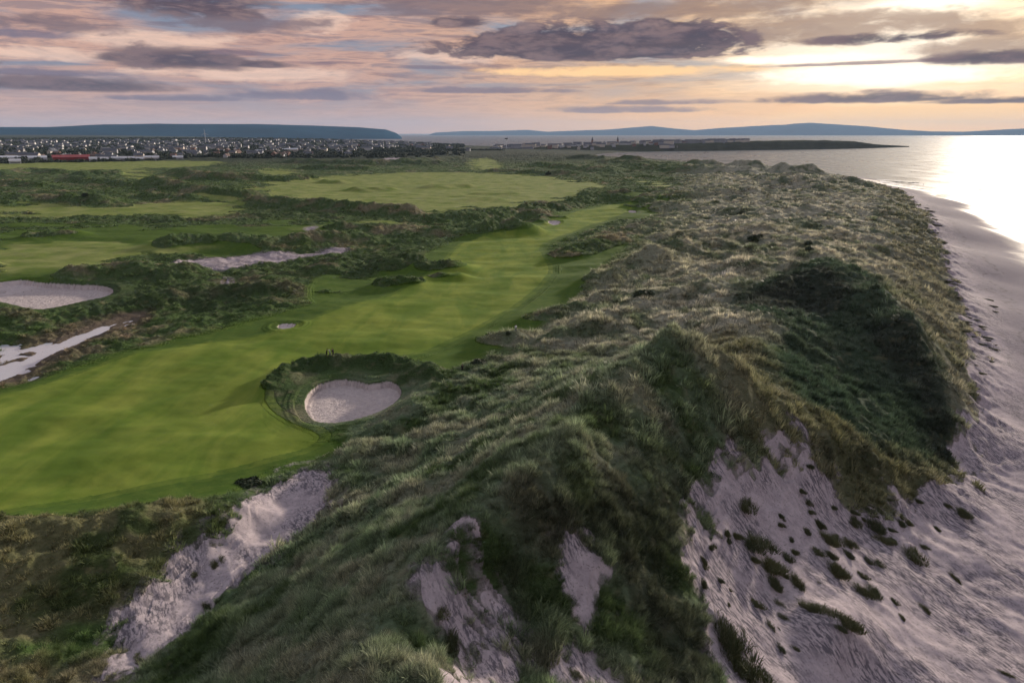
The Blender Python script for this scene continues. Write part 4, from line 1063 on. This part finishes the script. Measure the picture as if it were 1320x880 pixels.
for (px, py, rz, top, bot, lab, kw) in [
    (421.5,459,2.0,'black','black','person in black on the left of the pair of golfers standing above the large bunker',dict(bend=.25)),
    (429.5,458.5,-2.2,'black','black','person in black on the right of the pair of golfers standing above the large bunker',dict(bend=.25)),
    (596,479,.4,'black','black','person dressed in black standing alone on the rough right of the large bunker',{}),
    (665,427,.8,'white','navy','person in a white top walking along the edge of the dunes right of the fairway',dict(pose='walk')),
    (1256,269,.5,'black','black','person in dark clothes on the left of the trio at the water edge',dict(pose='walk')),
    (1261,267.5,.3,'black','navy','person in dark clothes in the middle of the trio at the water edge',{}),
    (1270,268,1.2,'khaki','grey','person in lighter clothes on the right of the trio at the water edge',dict(pose='walk')),
    (1293,284.5,.5,'black','black','left of the two dark clothed people near the right end of the water edge',dict(pose='walk')),
    (1299,284.5,.2,'navy','black','right of the two dark clothed people near the right end of the water edge',dict(pose='walk')),
    (1190,240.5,.2,'grey','black','person alone far along the water edge',{}),
    (307,258.5,.2,'khaki','black','person standing on the far green strip at left',{}),
    (155,229,.2,'black','black','person standing on the bright far green at upper left',{}),
    (547,281,.2,'black','black','person standing on the narrow tee left of the fairway mound',{})]:
    x, y, z = ground_at(px, py)
    if 'water edge' in lab or 'beach' in lab: z = max(z, .03)
    person(x, y, z, rz, CL_[top], CL_[bot], lab, **kw)
golf_trolley(425.5, 458, 'pale golf bag on a trolley between the two golfers in black above the large bunker', CL_['grey'], .6)

# ------------------------------------------------------------------ haze
hz_m = bpy.data.materials.new('haze'); hz_m.use_nodes = True; t = NT(hz_m.node_tree)
for n in list(t.n):
    if n.type == 'BSDF_PRINCIPLED': t.n.remove(n)
pv = t.new('ShaderNodeVolumePrincipled'); pv.inputs['Color'].default_value = (.46,.66,.95,1); pv.inputs['Density'].default_value = 2.2e-5; pv.inputs['Anisotropy'].default_value = .1
out = [n for n in t.n if n.type == 'OUTPUT_MATERIAL'][0]; t.l.new(pv.outputs[0], out.inputs['Volume'])
mb = MB(); mb.box(-34000, 34000, -7000, 31000, -60, 560)
HAZE = True
if HAZE:
    o = mb.build('haze', hz_m); tag(o, kind='stuff')

# ------------------------------------------------------------------ sky, sun
SUN_AZ, SUN_EL = 38.0, 12.0
w = bpy.data.worlds.new('World'); S.world = w; w.use_nodes = True
t = NT(w.node_tree); bg = t.n['Background']
sky = t.new('ShaderNodeTexSky'); sky.sky_type = 'NISHITA'; sky.sun_disc = False
sky.sun_elevation = R(SUN_EL); sky.sun_rotation = R(SUN_AZ); sky.altitude = 60; sky.air_density = 1.2; sky.dust_density = 2.5
tc = t.new('ShaderNodeTexCoord'); D = tc.outputs['Generated']
sx = t.new('ShaderNodeSeparateXYZ'); t.put(sx.inputs[0], D)
A = t.m('ARCTAN2', sx.outputs[0], sx.outputs[1]); E = t.m('ARCSINE', sx.outputs[2])
def vec(a, e, z=0.):
    c = t.new('ShaderNodeCombineXYZ'); t.put(c.inputs[0], a); t.put(c.inputs[1], e); t.put(c.inputs[2], z); return c.outputs[0]
# cloud sheets spread over a flat layer: features shrink towards the horizon
wide = vec(t.m('MULTIPLY', A, 6.), t.m('MULTIPLY', t.m('POWER', t.m('MAXIMUM', E, .0005), .75), 34.))
nA = t.noise(wide, .55, 7, .60, .5)
fine = vec(t.m('MULTIPLY', A, 40.), t.m('MULTIPLY', E, 130.))
nB = t.noise(fine, .45, 8, .62, .25)
nC = t.noise(vec(t.m('MULTIPLY', A, 11.), t.m('MULTIPLY', E, 105.)), .9, 9, .66, .5)
def blob(px, py, rx, ry, rag=.9, flat=2.2, soft=.85):
    a, e = azel(px, py); ra = rx/F*.85; re = ry/F*.9
    da = t.m('DIVIDE', t.m('SUBTRACT', A, a), ra); de = t.m('DIVIDE', t.m('SUBTRACT', E, e), re)
    de = t.m('MAXIMUM', de, t.m('MULTIPLY', de, -flat))
    q_ = t.m('SUBTRACT', 1., t.m('ADD', t.m('MULTIPLY', da, da), t.m('MULTIPLY', de, de)))
    q_ = t.m('ADD', q_, t.m('MULTIPLY', t.m('SUBTRACT', nB, .5), rag*3.6))
    return t.mr(q_, .05, soft+.05)
def mx(*l):
    r = l[0]
    for k in l[1:]: r = t.m('MAXIMUM', r, k)
    return r
sa_, se_ = azel(1160, 70)
dS = t.m('SQRT', t.m('ADD', t.m('POWER', t.m('SUBTRACT', A, sa_), 2.), t.m('POWER', t.m('MULTIPLY', t.m('SUBTRACT', E, se_), 2.2), 2.)))
warm = t.mr(dS, .75, .05); hot = t.mr(dS, .34, .03)
K = 7.9  # background strength is .1
def c3(r, g_, b_): return (r*K, g_*K, b_*K)
high = t.mix(t.mr(nC, .3, .7), c3(.24,.155,.185), c3(1.02,.60,.41))      # lit thin cloud
high = t.mix(warm, high, t.mix(t.mr(nC, .3, .7), c3(.55,.32,.17), c3(1.30,.82,.38)))
high = t.mix(t.m('MULTIPLY', hot, .9), high, c3(1.45,1.25,1.0))
skyc = t.mix(.85, sky.outputs[0], c3(.20,.25,.38))
cover = t.mr(nA, .36, .56)
col = t.mix(cover, skyc, high)
greyc = t.mix(warm, c3(.19,.155,.205), c3(.40,.26,.20))
col = t.mix(t.m('MULTIPLY', t.mr(nC, .49, .63), t.m('MULTIPLY', t.m('SUBTRACT', 1., hot), .75)), col, greyc)
# pale band just above the horizon
col = t.mix(t.m('MULTIPLY', t.mr(E, .085, .0), .85), col, t.mix(warm, c3(.60,.40,.36), c3(1.6,.86,.28)))
# bright openings
o1 = mx(blob(1130, 97, 190, 20, .55, 1.3), blob(1195, 6, 90, 16, .35, 1.), blob(1040, 76, 120, 8, .6, 1.))
col = t.mix(t.m('MULTIPLY', o1, .95), col, c3(1.7,1.45,1.12))
o2 = mx(blob(1180, 150, 220, 16, .3, 1.), blob(800, 92, 260, 8, .6, 1.))
col = t.mix(t.m('MULTIPLY', o2, .88), col, c3(1.25,.78,.36))
o3 = mx(blob(190, 52, 120, 14, .8, 1.), blob(330, 95, 170, 12, .8, 1.), blob(410, 30, 60, 18, 1., 1.), blob(600, 72, 120, 12, .8, 1.), blob(70, 70, 120, 10, .8, 1.))
col = t.mix(t.m('MULTIPLY', o3, .6), col, c3(1.05,.74,.58))
# grey sheet at upper right, dark banks and wisps
g1 = mx(blob(1060, 38, 260, 24, .7, 1.), blob(880, 14, 260, 16, .7, 1.), blob(600, 8, 240, 20, .7, 1.), blob(330, 30, 120, 14, .9, 1.), blob(60, 30, 90, 12, .9, 1.), blob(1290, 62, 110, 22, .6, 1.), blob(1280, 35, 120, 12, .6, 1.))
col = t.mix(t.m('MULTIPLY', g1, .8), col, t.mix(warm, c3(.19,.135,.16), c3(.38,.24,.17)))
g2 = mx(blob(390, 125, 140, 12, .7), blob(800, 143, 150, 8, .6), blob(860, 133, 120, 6, .6), blob(560, 88, 70, 5, .6), blob(240, 128, 120, 7, .7), blob(620, 118, 150, 7, .7), blob(60, 95, 90, 7, .7), blob(30, 45, 70, 9, .7), blob(1120, 82, 160, 4, .6))
col = t.mix(t.m('MULTIPLY', g2, .85), col, t.mix(warm, c3(.19,.16,.225), c3(.33,.23,.23)))
thick = mx(blob(760, 66, 250, 40, .75, 3.0, .4), blob(850, 56, 130, 34, .8, 3., .4), blob(700, 60, 110, 28, .8, 2.6, .4))
dk = mx(thick, blob(235, 80, 125, 22, .7, 2.), blob(330, 84, 70, 9, .7, 2.), blob(95, 112, 150, 14, .5, 2.), blob(1140, 128, 175, 12, .6, 2.2), blob(1300, 130, 120, 7, .6, 2.), blob(250, 8, 130, 22, .8, 1.4), blob(160, 76, 50, 10, .7, 2.), blob(1280, 76, 90, 12, .6, 1.5), blob(1150, 50, 120, 9, .8, 1.5), blob(590, 30, 60, 10, .9, 1.5))
ebase = azel(770, 78)[1]
body = t.mix(t.mr(nB, .40, .62), c3(.055,.040,.070), c3(.19,.125,.14))
body = t.mix(t.m('MULTIPLY', t.mr(E, ebase+.02, ebase+.05), t.m('MULTIPLY', t.mr(nB, .5, .7), .55)), body, c3(.45,.30,.26))
col = t.mix(t.m('MULTIPLY', dk, .93), col, body)
# the sky overhead: high bright overcast with blue between
over = t.mix(t.mr(nA, .35, .62), t.mix(.35, sky.outputs[0], c3(.34,.43,.64)), c3(.76,.70,.76))
col = t.mix(t.mr(E, .24, .55), col, over)
t.put(bg.inputs[0], col); bg.inputs[1].default_value = .1
w.cycles_visibility if False else None
sun = bpy.data.lights.new('sun', 'SUN'); so = bpy.data.objects.new('sun', sun); COL.objects.link(so)
sun.energy = 5.0; sun.angle = R(3); sun.color = (1.0, .86, .70)
so.rotation_euler = (R(90-SUN_EL), 0, R(180-SUN_AZ)); so.location = (0, 0, 300)
S.view_settings.view_transform = 'Standard'; S.view_settings.look = 'None'; S.view_settings.exposure = .30; S.view_settings.gamma = 1
S.view_settings.use_curve_mapping = False
S.render.engine = 'CYCLES'
S.cycles.max_bounces = 4; S.cycles.diffuse_bounces = 2; S.cycles.glossy_bounces = 2; S.cycles.transmission_bounces = 2; S.cycles.volume_bounces = 0; S.cycles.transparent_max_bounces = 4
S.cycles.use_denoising = True; S.cycles.use_adaptive_sampling = True; S.cycles.adaptive_threshold = .03; S.cycles.adaptive_min_samples = 16
